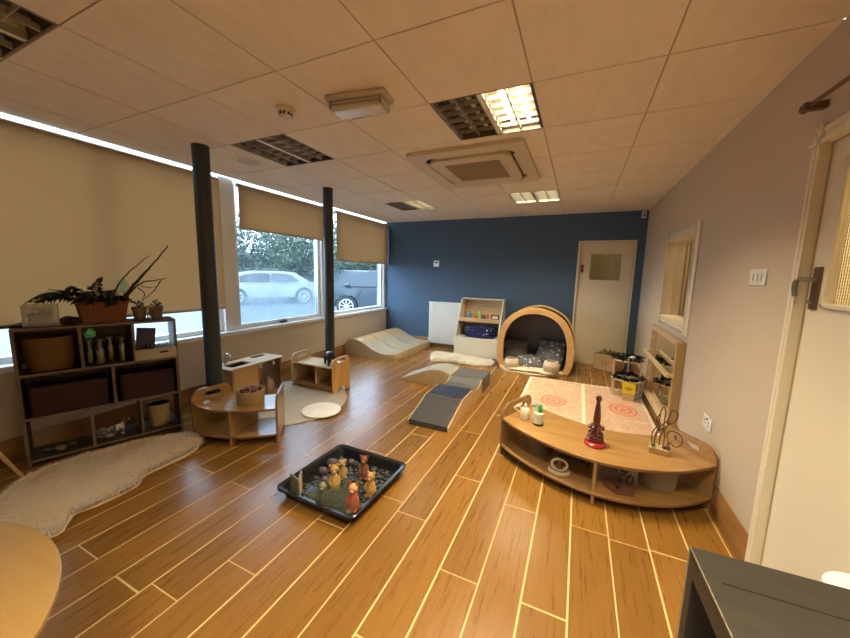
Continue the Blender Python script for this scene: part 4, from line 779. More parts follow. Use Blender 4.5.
def pillow(name, loc, s, rot, m_, label, grp=None):
    b = nb(); r = bmesh.ops.create_cube(b, size=2); bmesh.ops.subdivide_edges(b, edges=b.edges[:], cuts=9, use_grid_fill=True)
    for v in b.verts: x, y, z = v.co; k = (1-abs(x)**3)*(1-abs(y)**3); v.co = Vector((x*s[0]*(1-.06*(1-abs(y))), y*s[1]*(1-.06*(1-abs(x))), z*s[2]*(max(k, 0.02)**.5) + .012*noise.noise(Vector((x*2, y*2, loc[0]*5)))))
    o = O(name, b, m_, ang=60); o.location = loc; o.rotation_euler = rot; tag(o, label, 'cushion', grp); return o
pillow('cushion', (-.84, 5.44, .22), (.20, .20, .07), (1.1, 0, .2), mat('brown_quilt', (0.10, 0.085, 0.08), .9, col2=(0.17, 0.15, 0.14), scale=(30, 30, 30)), 'dark brown quilted cushion at the left inside the den')
pillow('cushion', (-.33, 5.42, .25), (.22, .22, .08), (.9, 0, -.35), PATC, 'grey and white patterned cushion at the right inside the den')
pillow('cushion', (-.62, 5.27, .12), (.22, .16, .065), (.3, 0, .1), PATC, 'grey patterned cushion lying low in the middle of the den')
pillow('floor_pad', (-.545, 5.12, .048), (.33, .20, .02), (0, 0, 0), PATF, 'flat cream spotted pad at the mouth of the den')
for x_, y_, l_ in ((-.85, 5.10, 'left small tan folded-top basket at the den entrance'), (-.28, 5.05, 'right small tan folded-top basket at the den entrance')):
    g = thing('fabric_basket', l_, 'basket', (x_, y_, .065 if abs(x_) < .7 else .03), 0, 'small baskets at the den')
    b = nb(); LA(b, [(0, 0), (.105, 0), (.118, .06), (.095, .125), (.088, .13), (.08, .122), (.095, .06), (.09, .01), (0, .01)], n=8); O('body', b, mat('sand_canvas', (0.48, 0.37, 0.23), .85), g, ang=20)
    b = nb(); LA(b, [(.107, .085), (.104, .11), (.090, .148), (.080, .148), (.086, .12), (.10, .085)], n=24); O('folded_rim', b, mat('cream_canvas', (0.68, 0.60, 0.45), .85), g)
    b = nb(); BL(b, (0, 0, .115), (.076, .076, .018), 3, .5, 4, 3); O('filling', b, mat('brown_filling', (0.12, 0.08, 0.05), .9), g)

# ================================================================== BOX BY THE DOOR, PLANT STAND
g = thing('wooden_crate', 'pale wooden box with a dark curved mark, filled with leaves, by the back door', 'box', (.50, 5.86, 0), -.55)
b = nb()
for q in ((-.17, .17, -.12, -.108, 0, .25), (-.17, .17, .108, .12, 0, .25), (-.17, -.158, -.108, .108, 0, .25), (.158, .17, -.108, .108, 0, .25), (-.158, .158, -.108, .108, 0, .01)): B(b, *q)
O('box_body', b, WOODL, g, bevel=.002)
b = nb(); T(b, smooth_line([(-.03, -.122, .15), (-.025, -.122, .10), (.0, -.122, .085), (.035, -.122, .095), (.04, -.122, .14)], 5), .004, 6); O('curved_mark', b, EDGE, g)
b = nb(); random.seed(11)
for k in range(26): a = random.uniform(0, 2*PI); l_ = random.uniform(.05, .16); frond_p = [(random.uniform(-.1, .1), random.uniform(-.05, .05), .20), (.06*math.cos(a), .05*math.sin(a), .26), (l_*math.cos(a), l_*.7*math.sin(a), .27+random.uniform(0, .04))]; T(b, smooth_line(frond_p, 3), .005, 4)
for k in range(12): BL(b, (random.uniform(-.13, .13), random.uniform(-.08, .08), .235), (.03, .02, .015), 1, .4, 2, k)
O('dried_leaves', b, mat('olive_dry_leaves', (0.09, 0.065, 0.03), .8, col2=(0.16, 0.13, 0.06), scale=(20, 20, 20)), g)

g = thing('plant_stand', 'two-tier pale cane stand dressed with leaves and toy animals by the mirror', 'stand', (.60, 4.60, 0))
CANE = mat('pale_cane', (0.60, 0.46, 0.28), .5)
def tier(r, z, cx, cy, name):
    b = nb(); LA(b, [(0, z-.012), (r-.01, z-.012), (r-.01, z), (0, z)], (cx, cy, 0), n=36); O(name, b, WOODL, g)
    b = nb(); T(b, [(cx+r*math.cos(a), cy+r*math.sin(a), z) for a in [2*PI*k/36 for k in range(36)]], .009, 8, closed=True); O('cane_rim', b, CANE, g)
tier(.165, .44, .01, .05, 'upper_tray'); tier(.172, .225, .015, -.02, 'lower_tray'); tier(.17, .02, .0, 0, 'base_tray')
for a in (80, 190, 330): c, s = math.cos(math.radians(a)), math.sin(math.radians(a)); b = nb(); CY(b, (.01+.15*c, .05+.15*s, .02), (.01+.15*c, .05+.15*s, .44), .010, n=12); O('post', b, CANE, g)
for a in (200, 265, 350): c, s = math.cos(math.radians(a)), math.sin(math.radians(a)); b = nb(); CY(b, (.015+.155*c, -.02+.155*s, 0), (.015+.155*c, -.02+.155*s, .225), .009, n=12); O('post', b, CANE, g)
def leaves(cx, cy, z, r, n, seed, label, name='leaf_garland', m_=LEAF, ln=.05):
    random.seed(seed); b = nb()
    for k in range(n):
        a = random.uniform(0, 2*PI); q = random.uniform(.3, 1)*r; p = Vector((q*math.cos(a), q*math.sin(a), random.uniform(0, .03))); d = Vector((math.cos(a+random.uniform(-.8, .8)), math.sin(a+random.uniform(-.8, .8)), random.uniform(-.3, .5))).normalized(); l_ = ln*random.uniform(.6, 1.3); s_ = d.cross(Vector((0, 0, 1))).normalized()*l_*.16
        m1 = p+d*l_*.5+Vector((0, 0, .01)); tp = p+d*l_-Vector((0, 0, l_*.25)); v = [b.verts.new(p), b.verts.new(m1+s_), b.verts.new(tp), b.verts.new(m1-s_)]; b.faces.new(v)
    bmesh.ops.solidify(b, geom=b.faces[:], thickness=.0015)
    o = O(name, b, m_, ang=180); o.location = (cx, cy, z); tag(o, label, 'leaves'); return o
leaves(.61, 4.65, .446, .15, 330, 1, 'green leaves spread over the upper tier of the cane stand'); leaves(.615, 4.58, .231, .16, 330, 2, 'dark green leaves spread over the lower tier of the cane stand', m_=FERN)
def croc(loc, rz, c1, c2, label, s=1.0, name='toy_lizard'):
    g = thing(name, label, 'toy animal', loc, rz); b = nb()
    T(b, smooth_line([(-.12*s, .03*s, .006*s), (-.07*s, .01*s, .012*s), (-.03*s, 0, .022*s), (.02*s, 0, .024*s), (.05*s, .004*s, .02*s), (.085*s, .01*s, .014*s)], 4), [max(.003, v)*s for v in [.002, .003, .004, .006, .008, .01, .012, .015, .017, .018, .018, .018, .017, .016, .015, .013, .013, .012, .010, .008, .006]], 10)
    for sx in (-.02, .035):
        for sy in (-1, 1): T(b, [(sx*s, sy*.012*s, .018*s), (sx*s+.005*s, sy*.03*s, .014*s), (sx*s+.01*s, sy*.036*s, .002*s)], .005*s, 6)
    O('body', b, mat(name+'_skin_%d' % int(c1[0]*1000), c1, .6, col2=c2, scale=(60, 60, 60)), g); return g
croc((.66, 4.48, .235), .3, (0.30, 0.27, 0.22), (0.16, 0.14, 0.11), 'grey mottled toy lizard on the lower tier of the cane stand', 1.1)
croc((.55, 4.53, .235), 2.5, (0.75, 0.74, 0.70), (0.40, 0.4, 0.38), 'white toy lizard on the lower tier of the cane stand', .7)
b = nb(); BL(b, (0, 0, .025), (.035, .03, .025), 3, .3, 2, 3); o = O('white_stone', b, mat('white_marble', (0.68, 0.66, 0.62), .5)); o.location = (.64, 4.58, .452); tag(o, 'white stone among the leaves on the upper tier', 'stone')
b = nb(); LA(b, [(0, 0), (.018, 0), (.02, .03), (.014, .04), (0, .045)], n=12); o = O('small_pot', b, mat('rose_grey_clay', (0.30, 0.20, 0.16), .8)); o.location = (.475, 4.62, .233); tag(o, 'tiny rose-grey pot at the left rim of the lower tier', 'pot')
g = thing('yellow_box', 'small bright yellow box with dark lettering marks at the foot of the cane stand', 'box', (.61, 4.385, .0), -.12)
b = nb(); B(b, -.065, .065, -.02, .02, .10, .22); O('carton', b, mat('yellow_card', (0.80, 0.62, 0.02), .5), g, bevel=.002)
b = nb(); B(b, -.06, .06, -.022, .022, 0, .10); O('stand_block', b, WOODL, g)
b = nb(); random.seed(4)
for k in range(7): x_ = -.033+.011*k; h_ = random.choice((.012, .016, .02)); B(b, x_-.0035, x_+.0035, -.0215, -.0202, .155, .155+h_)
B(b, -.03, .03, -.0215, -.0202, .142, .147); O('print', b, mat('brown_print', (0.10, 0.07, 0.01), .6), g)

# ================================================================== MIRROR WITH BARS (right wall)
g = thing('wall_mirror', 'low wooden framed mirror with grab rails on the right wall', 'mirror', (XR, 4.03, 0)); ML = .58
MR = mat('mirror_silver', (0.85, 0.83, 0.78), .03, 1.0)
box_part('mirror_glass', MR, g, (-.028, -.022, -ML+.04, ML-.04, .14, .85))
box_part('backing', WOOD, g, (-.021, -.001, -ML, ML, .10, .88)); box_part('top_rail', WOODL, g, (-.06, -.021, -ML, ML, .85, .89)); box_part('lower_rail', WOODL, g, (-.07, -.021, -ML, ML, .08, .13), bevel=.004)
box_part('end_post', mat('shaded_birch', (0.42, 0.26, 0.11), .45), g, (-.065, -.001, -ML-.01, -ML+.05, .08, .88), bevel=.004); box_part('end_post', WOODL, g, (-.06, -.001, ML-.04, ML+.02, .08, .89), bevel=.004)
b = nb(); B(b, -.12, -.085, -ML-.01, ML, .565, .60); O('grab_rail', b, WOODL, g, bevel=.008)
for y_ in (-ML, ML-.03): box_part('rail_bracket', WOODL, g, (-.10, -.0, y_, y_+.03, .57, .595))

# ================================================================== PATTERNED PLAY MAT
def swirl_mat():
    m = bpy.data.materials.new('pink_map_print'); m.use_nodes = True; nt = m.node_tree; N = nt.nodes; K = nt.links; p = N['Principled BSDF']; p.inputs['Roughness'].default_value = .6
    tc = N.new('ShaderNodeTexCoord'); n = N.new('ShaderNodeTexNoise'); n.inputs['Scale'].default_value = 5.5; n.inputs['Detail'].default_value = 3; n.inputs['Distortion'].default_value = 1.5; K.new(tc.outputs['Object'], n.inputs['Vector'])
    r = N.new('ShaderNodeValToRGB'); E_ = r.color_ramp.elements; E_[0].position = .0; E_[0].color = (.45, .48, .30, 1); E_[1].position = 1; E_[1].color = (.80, .58, .42, 1)
    for q, c in ((.33, (.50, .50, .36)), (.38, (.66, .46, .32)), (.46, (.60, .31, .19)), (.52, (.66, .47, .32)), (.60, (.62, .36, .23)), (.66, (.68, .54, .38))): e = E_.new(q); e.color = (*c, 1)
    K.new(n.outputs['Fac'], r.inputs[0]); last = r.outputs[0]
    sp = N.new('ShaderNodeSeparateXYZ'); K.new(tc.outputs['Object'], sp.inputs[0])
    for (cx, cy) in ((-.30, .03), (.40, .10)):
        v = N.new('ShaderNodeVectorMath'); v.operation = 'SUBTRACT'; v.inputs[1].default_value = (cx, cy, 0); K.new(tc.outputs['Object'], v.inputs[0])
        mp = N.new('ShaderNodeMapping'); mp.inputs['Scale'].default_value = (.85, .62, 0); K.new(v.outputs[0], mp.inputs[0]); ln = N.new('ShaderNodeVectorMath'); ln.operation = 'LENGTH'; K.new(mp.outputs[0], ln.inputs[0])
        s = N.new('ShaderNodeMath'); s.operation = 'MULTIPLY'; s.inputs[1].default_value = 130; K.new(ln.outputs['Value'], s.inputs[0]); sn = N.new('ShaderNodeMath'); sn.operation = 'SINE'; K.new(s.outputs[0], sn.inputs[0])
        lt = N.new('ShaderNodeMath'); lt.operation = 'LESS_THAN'; lt.inputs[1].default_value = .115; K.new(ln.outputs['Value'], lt.inputs[0]); mr = N.new('ShaderNodeMapRange'); mr.inputs[1].default_value = -1; mr.inputs[3].default_value = .1; K.new(sn.outputs[0], mr.inputs[0])
        mu = N.new('ShaderNodeMath'); mu.operation = 'MULTIPLY'; K.new(lt.outputs[0], mu.inputs[0]); K.new(mr.outputs[0], mu.inputs[1]); mx = N.new('ShaderNodeMix'); mx.data_type = 'RGBA'; mx.inputs['B'].default_value = (.62, .17, .09, 1); K.new(last, mx.inputs['A']); K.new(mu.outputs[0], mx.inputs['Factor']); last = mx.outputs['Result']
    K.new(last, p.inputs['Base Color']); return m
g = thing('play_mat', 'folding pink and cream printed play mat behind the long curved shelf', 'play mat', (.13, 3.94, 0))
MATE = mat('cream_mat_border', (0.80, 0.70, 0.52), .6); sw = swirl_mat()
for y0, y1 in ((-.90, .0), (.0, .90)): pass
b = nb(); PR(b, rrect(-.66, .64, -.88, .88, .02), .0, .012); O('border', b, MATE, g)
b = nb(); B(b, -.63, -.005, -.85, .85, .012, .0135); B(b, .03, .61, -.85, .85, .012, .0135); O('printed_panel', b, sw, g)

# ================================================================== ITEMS ON THE LONG CURVED SHELF
g = thing('milk_jug', 'small cream toy jug with spout, left end of the long curved shelf', 'toy jug', (-.31, 2.62, .30))
b = nb(); LA(b, [(0, 0), (.030, 0), (.036, .012), (.036, .075), (.028, .09), (.012, .096), (.012, .118), (.009, .125), (0, .125)], n=24); O('body', b, mat('cream_enamel', (0.72, 0.64, 0.48), .35), g)
b = nb(); T(b, smooth_line([(-.03, 0, .085), (-.06, 0, .095), (-.085, 0, .085), (-.085, 0, .07), (-.05, 0, .06), (-.032, 0, .05)], 4), .005, 8); O('handle', b, mat('pale_gold_handle', (0.66, 0.52, 0.30), .4), g)
g = thing('pepper_shaker', 'small pale cup with flat dark top beside the cream jug', 'cup', (-.235, 2.70, .30))
b = nb(); LA(b, [(0, 0), (.025, 0), (.03, .08), (.028, .085), (0, .085)], n=20); O('body', b, mat('pale_ceramic', (0.70, 0.60, 0.45), .4), g)
b = nb(); B(b, -.045, .045, -.02, .02, .086, .105); O('lid', b, mat('grey_lid', (0.30, 0.26, 0.20), .5), g, bevel=.003)
g = thing('glue_pot', 'clear pot with a green cone inside and dark green base on the long curved shelf', 'pot', (-.205, 2.57, .30))
b = nb(); LA(b, [(0, 0), (.038, 0), (.04, .006), (.04, .016), (0, .016)], n=24); O('base', b, mat('dark_green_base', (0.01, 0.05, 0.02), .4), g)
b = nb(); LA(b, [(0, .016), (.036, .016), (.036, .09), (.030, .098), (0, .098)], n=24); O('cup', b, mat('frosted_cup', (0.66, 0.62, 0.50), .25, col2=(0.50, 0.48, .38), scale=(3, 3, 60)), g)
b = nb(); LA(b, [(0, .098), (.015, .098), (.016, .12), (.012, .14), (0, .165)], n=16, loc=(.010, 0, 0)); O('cone', b, mat('emerald_cone', (0.01, 0.28, 0.06), .3), g)
b = nb(); CY(b, (-.016, 0, .098), (-.014, 0, .17), .008, .006, 10); O('spout', b, mat('white_spout', (0.72, 0.66, .52), .4), g)
g = thing('wooden_spindle', 'dark red turned wooden spindle on a round base, middle of the long shelf', 'spindle toy', (.175, 2.42, .30)); g.scale = (1.22, 1.22, 1.07)
DRED = mat('cherry_red_lacquer', (0.085, 0.012, 0.010), .2, coat=.8); RRED = mat('bright_red_lacquer', (0.33, 0.02, 0.015), .2, coat=.8)
b = nb(); LA(b, [(0, 0), (.052, 0), (.056, .008), (.054, .020), (.036, .034), (0, .036)], n=36); O('base', b, RRED, g, label='bright red round base')
for k, z in enumerate((.042, .060, .078)): b = nb(); r_ = (.046, .042, .040)[k]; T(b, [(r_*.7*math.cos(a), r_*.7*math.sin(a), z) for a in [2*PI*i/24 for i in range(24)]], .012, 8, closed=True); O('ring', b, DRED, g)
b = nb()
for k in range(6): a = 2*PI*k/6; BL(b, (.030*math.cos(a), .030*math.sin(a), .115), (.013, .013, .014), 2)
LA(b, [(0, .09), (.028, .09), (.024, .10), (.020, .125), (0, .13)], n=24); O('crown', b, DRED, g)
b = nb(); LA(b, [(0, .03), (.013, .03), (.014, .13), (.018, .145), (.019, .17), (.015, .23), (.011, .265), (.009, .28), (.015, .295), (.016, .305), (.010, .318), (0, .322)], n=24); O('shaft', b, DRED, g)
g = thing('bead_maze', 'small wooden bead maze with looping wires near the wall end of the shelf', 'bead maze', (.55, 2.50, .30), -.15)
b = nb(); B(b, -.055, .055, -.04, .04, 0, .035); O('base', b, WOOD, g, bevel=.003)
b = nb(); B(b, -.054, .054, -.039, .039, .035, .04); O('base_top', b, WOODL, g)
BRZ = mat('bronze_wire', (0.11, 0.055, 0.03), .35, .6)
for k, pts in enumerate(([(-.04, 0, .04), (-.045, 0, .12), (-.02, 0, .19), (-.012, .01, .27), (.0, .02, .30), (.012, .01, .27), (.01, 0, .19), (.02, 0, .12), (.02, 0, .04)], [(-.03, .02, .04), (-.02, .02, .14), (.03, .03, .22), (.045, .02, .29), (.075, .02, .27), (.065, .02, .22), (.03, .02, .18), (.0, .02, .10), (0, .03, .04)],
                         [(.03, -.02, .04), (.04, -.02, .09), (.03, -.02, .14), (.055, -.02, .17), (.10, -.02, .15), (.11, -.02, .10), (.08, -.02, .07), (.05, -.02, .09), (.045, -.03, .04)], [(-.03, -.02, .04), (-.03, -.02, .10), (-.01, -.02, .17), (-.03, -.01, .22), (-.015, 0, .26)])):
    b = nb(); T(b, smooth_line(pts, 6), .0034, 6); O('wire', b, BRZ, g)
for k, (p_, c) in enumerate((((-.035, -.03, .055), (0.01, 0.10, 0.03)), ((.045, -.03, .055), (0.09, 0.01, 0.02)), ((.025, -.02, .05), (0.09, 0.02, 0.02)), ((.032, 0, .21), (.10, .05, .03)), ((.0, -.02, .17), (.12, .06, .03)))):
    b = nb(); BL(b, p_, (.013, .013, .013), 2); O('bead', b, mat('bead_%d' % int(c[1]*1000+c[0]*10), c, .25, coat=.6), g)
# lower level of the long shelf
zb = .083
g = thing('felt_basket', 'grey-brown felt basket on the lower level, left end of the long shelf', 'basket', (-.17, 2.60, zb), .3)
b = nb(); LA(b, [(0, 0), (.085, 0), (.10, .14), (.098, .15), (.09, .148), (.078, .01), (0, .01)], n=28); O('body', b, mat('taupe_felt', (0.17, 0.11, 0.06), .9), g)
b = nb(); BL(b, (0, 0, .125), (.085, .085, .02), 3, .5, 4, 3); O('filling', b, mat('plum_cloth', (0.05, 0.015, 0.02), .9), g)
g = thing('ring_sculpture', 'round cream wooden ring toy with knob on the lower level', 'toy', (-.03, 2.345, zb)); g.scale = (1.2, 1.2, 1.2)
b = nb(); T(b, [(.05*math.cos(a), .04*math.sin(a), .012) for a in [2*PI*i/28 for i in range(28)]], .012, 8, closed=True); T(b, [(.040*math.cos(a), -.018, .058+.034*math.sin(a)) for a in [2*PI*i/28 for i in range(28)]], .007, 8, closed=True); O('rings', b, mat('cream_wood', (0.48, 0.38, 0.25), .4), g)
b = nb(); LA(b, [(0, .0), (.02, 0), (.02, .03), (.012, .05), (.016, .065), (.008, .085), (0, .088)], n=20); O('knob', b, BRONZE, g)
g = thing('wooden_rattle_box', 'dark brown slatted wooden toy box behind the cream ring toy', 'toy box', (.055, 2.56, zb), -.15)
b = nb(); B(b, -.11, .11, -.05, .05, 0, .02); B(b, -.11, .11, -.05, .05, .07, .09); B(b, .085, .11, -.05, .05, .02, .07); O('box_body', b, EDGE, g, bevel=.003)
b = nb(); CY(b, (-.10, 0, .045), (.085, 0, .045), .018, n=16); O('roller', b, WOODL, g)
g = thing('hexagon_puzzle', 'reddish hexagonal board with metal rings on the lower level', 'puzzle board', (.335, 2.345, zb), .25)
b = nb(); LA(b, [(0, 0), (.10, 0), (.10, .018), (0, .018)], n=6); O('board', b, mat('rosewood', (0.15, 0.055, 0.028), .35), g, ang=20)
b = nb(); CY(b, (0, 0, .018), (0, 0, .12), .004, n=8); T(b, [(.034*math.cos(a), 0, .125+.034*math.sin(a)) for a in [2*PI*i/28 for i in range(28)]], .0045, 8, closed=True); O('ring_post', b, DARKM, g)
b = nb(); T(b, [(.062+.018*math.cos(a), .02, .05+.03*math.sin(a)) for a in [2*PI*i/24 for i in range(24)]], .004, 8, closed=True); O('small_ring', b, DARKM, g)
for p_ in ((0, -.008, .125), (-.03, -.04, .027)): b = nb(); BL(b, p_, (.013, .011, .012), 2); O('bead', b, BLACK, g)
g = thing('rope_basket', 'pale grey rope basket with a dark handle on the lower level near the wall', 'basket', (.555, 2.48, zb), .1)
b = nb(); pr_ = [(0, 0), (.095, 0)]
for k in range(9): pr_ += [(.100+.002*k, .008+.018*k), (.104+.001*k, .017+.018*k)]
pr_ += [(.105, .172), (.095, .01), (0, .01)]; LA(b, pr_, n=36, sy=.8); O('body', b, mat('oat_rope', (0.25, 0.20, 0.135), .9), g)
b = nb(); T(b, smooth_line([(-.10, 0, .15), (-.125, 0, .145), (-.13, 0, .11), (-.11, 0, .09), (-.10, 0, .10)], 4), .006, 8); O('handle', b, EDGE, g)
b = nb(); BL(b, (0, 0, .150), (.09, .07, .018), 3, .6, 5, 3); O('filling', b, mat('dark_brown_bits', (0.07, 0.035, 0.02), .9), g)

# ================================================================== BLACK TUFF TRAY
g = thing('black_tray', 'square black plastic tray holding a small woodland scene on the floor', 'tray', (-1.325, 1.685, 0), -.03)
def ring(P, z): return [(u, v, z) for u, v in P]
b = nb(); lv = [(rrect(-.26, .26, -.275, .275, .03), .0), (rrect(-.285, .285, -.295, .295, .04), .066), (rrect(-.305, .305, -.315, .315, .05), .072), (rrect(-.305, .305, -.315, .315, .05), .060), (rrect(-.297, .297, -.307, .307, .05), .060)]
inn = [(rrect(-.30, .30, -.31, .31, .05), .075), (rrect(-.278, .278, -.288, .288, .04), .068), (rrect(-.255, .255, -.27, .27, .03), .006)]
rs = [[b.verts.new(q) for q in ring(P, z)] for P, z in (lv[0], lv[1], lv[3], lv[2], inn[0], inn[1], inn[2])]; n = len(rs[0])
for A, C_ in zip(rs, rs[1:]):
    for j in range(n): b.faces.new((A[j], A[(j+1) % n], C_[(j+1) % n], C_[j]))
b.faces.new(rs[0][::-1]); b.faces.new(rs[-1]); O('tray_body', b, BLACK, g)
random.seed(21); b = nb()
for k in range(2600):
    x, y = random.gauss(-1.27, .085), random.gauss(1.54, .075)
    if not (-1.56 < x < -1.09 and 1.42 < y < 1.93): continue
    a = random.uniform(0, 2*PI); l_ = random.uniform(.02, .05); p_ = Vector((x+1.325, y-1.685, .008+random.uniform(0, .03))); d = Vector((math.cos(a), math.sin(a), random.uniform(-.1, .6))); s_ = d.cross(Vector((0, 0, 1))).normalized()*.0012
    v = [b.verts.new(p_-s_), b.verts.new(p_+s_), b.verts.new(p_+d*l_)]; b.faces.new(v)
for k in range(5): BL(b, (random.uniform(-.05, .17), random.uniform(-.20, -.03), .014), (.08, .06, .016), 3, .6, 4, k)
o = O('shredded_grass', b, mat('dusty_green_grass', (0.030, 0.040, 0.022), .8, col2=(0.10, 0.11, 0.065), scale=(60, 60, 60)), ang=180, kind='stuff'); o.location = (-1.325, 1.685, .006); tag(o, 'dusty green shredded grass heaped in the black tray', 'grass')
b = nb(); r = []
for k in range(420): BL(b, (random.uniform(-.23, .23), random.uniform(-.25, .25), .006), (.012, .010, .006), 1, .3, 2, k)
o = O('dark_gravel', b, mat('slate_gravel', (0.02, 0.02, 0.022), .55, col2=(0.07, 0.07, 0.065), scale=(25, 25, 25)), kind='stuff'); o.location = (-1.325, 1.685, .004); tag(o, 'dark slate gravel covering the bottom of the black tray', 'gravel')
def doll(x, y, h, c, label, rz=0, ears='round', c2=None, lean=0):
    g = thing('felt_animal', label, 'toy animal', (x, y, .016), rz, 'felt animals in the black tray'); s = h/.16; m_ = mat('felt_'+label.split()[0].replace('-', '_')+str(int(x*-100)), c, .9, col2=tuple(q*.8 for q in c), scale=(60, 60, 60), bump=.3, bscale=200)
    b = nb(); LA(b, [(0, 0), (.030*s, 0), (.035*s, .012*s), (.034*s, .04*s), (.027*s, .075*s), (.017*s, .100*s), (.012*s, .108*s), (0, .110*s)], n=20); 
    for sy in (-1, 1): T(b, [(.006*s, sy*.022*s, .088*s), (.022*s, sy*.030*s, .065*s), (.032*s, sy*.022*s, .048*s)], [.009*s, .008*s, .007*s], 8); BL(b, (.028*s, sy*.018*s, .010*s), (.018*s, .012*s, .010*s), 2)
    O('body', b, m_, g)
    b = nb(); BL(b, (0, 0, .130*s), (.027*s, .026*s, .027*s), 3); BL(b, (.025*s, 0, .124*s), (.013*s, .012*s, .010*s), 2); O('head', b, m_ if not c2 else mat('felt_head_%d' % int(x*-1000), c2, .9), g)
    for sy in (-1, 1):
        b = nb()
        if ears == 'round': BL(b, (0, sy*.022*s, .153*s), (.006*s, .011*s, .011*s), 2)
        else: BL(b, (-.003*s, sy*.020*s, .155*s), (.005*s, .010*s, .022*s), 2)
        O('ear', b, m_, g)
    b = nb()
    for sy in (-1, 1): BL(b, (.024*s, sy*.010*s, .137*s), (.003*s, .003*s, .003*s), 1)
    BL(b, (.038*s, 0, .127*s), (.003*s, .004*s, .003*s), 1); O('face_features', b, BLACK, g)
    return g
doll(-1.345, 1.60, .17, (0.50, 0.30, 0.10), 'yellow felt animal, tallest in the middle of the tray', -.9)
doll(-1.375, 1.72, .13, (0.42, 0.27, 0.10), 'smaller yellow-tan felt animal behind the tall yellow one', -.6)
doll(-1.245, 1.79, .16, (0.23, 0.08, 0.045), 'dark reddish brown felt animal at the back of the tray', -1.2)
doll(-1.10, 1.655, .155, (0.52, 0.29, 0.08), 'golden yellow felt animal at the right side of the tray', -1.5)
doll(-1.12, 1.50, .165, (0.40, 0.10, 0.05), 'coral red felt animal at the front right of the tray', -1.3, 'tall', (0.62, 0.32, 0.13))
doll(-1.31, 1.455, .145, (0.09, 0.09, 0.06), 'dull grey-green felt animal at the front of the tray', -1.2, 'round', (0.20, 0.20, 0.14))
for k, (x, y, s, l_) in enumerate(((-1.53, 1.80, .040, 'largest dark purple-brown stone at the back left of the tray'), (-1.47, 1.84, .034, 'purple-brown stone beside the largest one'), (-1.42, 1.88, .028, 'small stone near the back rim of the tray'), (-1.53, 1.70, .032, 'purple-brown stone by the left side of the tray'), (-1.46, 1.75, .030, 'rounded stone in the middle of the stone group'), (-1.45, 1.63, .027, 'grey stone between the booklet and the yellow animal'))):
    b = nb(); BL(b, (0, 0, s*.75), (s, s*.85, s*.75), 3, .2, 2, k); o = O('stone', b, mat('plum_stone', (0.07, 0.045, 0.045), .5, col2=(0.12, 0.08, 0.075), scale=(15, 15, 15))); o.location = (x, y, .012); tag(o, l_, 'stone', 'stones in the black tray')
g = thing('board_book', 'open cardboard booklet standing upright at the left corner of the tray', 'book', (-1.475, 1.425, .0135), 0)
b = nb(); B(b, 0, .105, -.003, .003, 0, .13, Matrix.Rotation(math.radians(162), 4, 'Z')); B(b, 0, .105, -.003, .003, 0, .13, Matrix.Rotation(math.radians(126), 4, 'Z')); 
O('covers', b, mat('dark_olive_cover', (0.10, 0.10, 0.06), .4, col2=(0.28, 0.22, 0.14), scale=(30, 30, 30)), g)
b = nb(); B(b, 0.003, .10, -.0055, -.003, .004, .126, Matrix.Rotation(math.radians(126), 4, 'Z')); B(b, 0.003, .10, -.0055, -.003, .004, .126, Matrix.Rotation(math.radians(162), 4, 'Z'))
O('pages', b, mat('tan_pages', (0.55, 0.40, 0.22), .7), g)

# ================================================================== DARK CABINET AND BIN (foreground right)
CG = mat('charcoal_laminate', (0.017, 0.0145, 0.010), .5, col2=(0.023, 0.019, 0.013), scale=(4, 30, 4))
g = thing('grey_cabinet', 'charcoal grey open-fronted cabinet in the bottom right foreground', 'cabinet', (.565, .622, 0), .035)
cw, cd, chh = .25, .36, .75
box_part('top_panel', CG, g, (-cw, cw, -cd, cd, chh-.02, chh), bevel=.002)
box_part('edge_strip', mat('pale_edge_strip', (0.22, 0.18, 0.14), .4), g, (-cw-.0015, -cw, -cd, cd, chh-.003, chh+.0008), (-cw-.0015, -cw, cd-.004, cd+.001, 0, chh))
box_part('side_panel', CG, g, (-cw, cw, cd-.035, cd, 0, chh-.02)); box_part('side_panel', CG, g, (-cw, cw, -cd, -cd+.035, 0, chh-.02)); box_part('back_panel', CG, g, (cw-.02, cw, -cd+.035, cd-.035, 0, chh-.02))
box_part('front_rail', CG, g, (-cw, -cw+.02, -cd+.035, cd-.035, chh-.06, chh-.02)); box_part('shelf_board', CG, g, (-cw+.02, cw-.02, -cd+.035, cd-.035, .36, .38)); box_part('bottom_panel', CG, g, (-cw, cw-.02, -cd+.035, cd-.035, .0, .04))
box_part('door_groove', BLACK, g, (-cw+.03, cw, cd-.10, cd-.097, chh, chh+.0006))
b = nb(); B(b, -.10, .13, -.20, .22, 0, .30); o = O('storage_box', b, mat('pale_grey_box', (0.72, 0.68, 0.66), .5), bevel=.01); o.location = (.455, .64, .381); tag(o, 'pale grey box inside the charcoal cabinet', 'box')
g = thing('pedal_bin', 'white round bin partly hidden behind the charcoal cabinet', 'bin', (.755, 1.185, 0))
b = nb(); LA(b, [(0, 0), (.08, 0), (.085, .02), (.092, .545), (0, .545)], n=36); O('body', b, BLACK, g)
b = nb(); LA(b, [(0, .547), (.094, .547), (.096, .565), (.088, .60), (0, .61)], n=36); O('lid', b, WHITE, g)

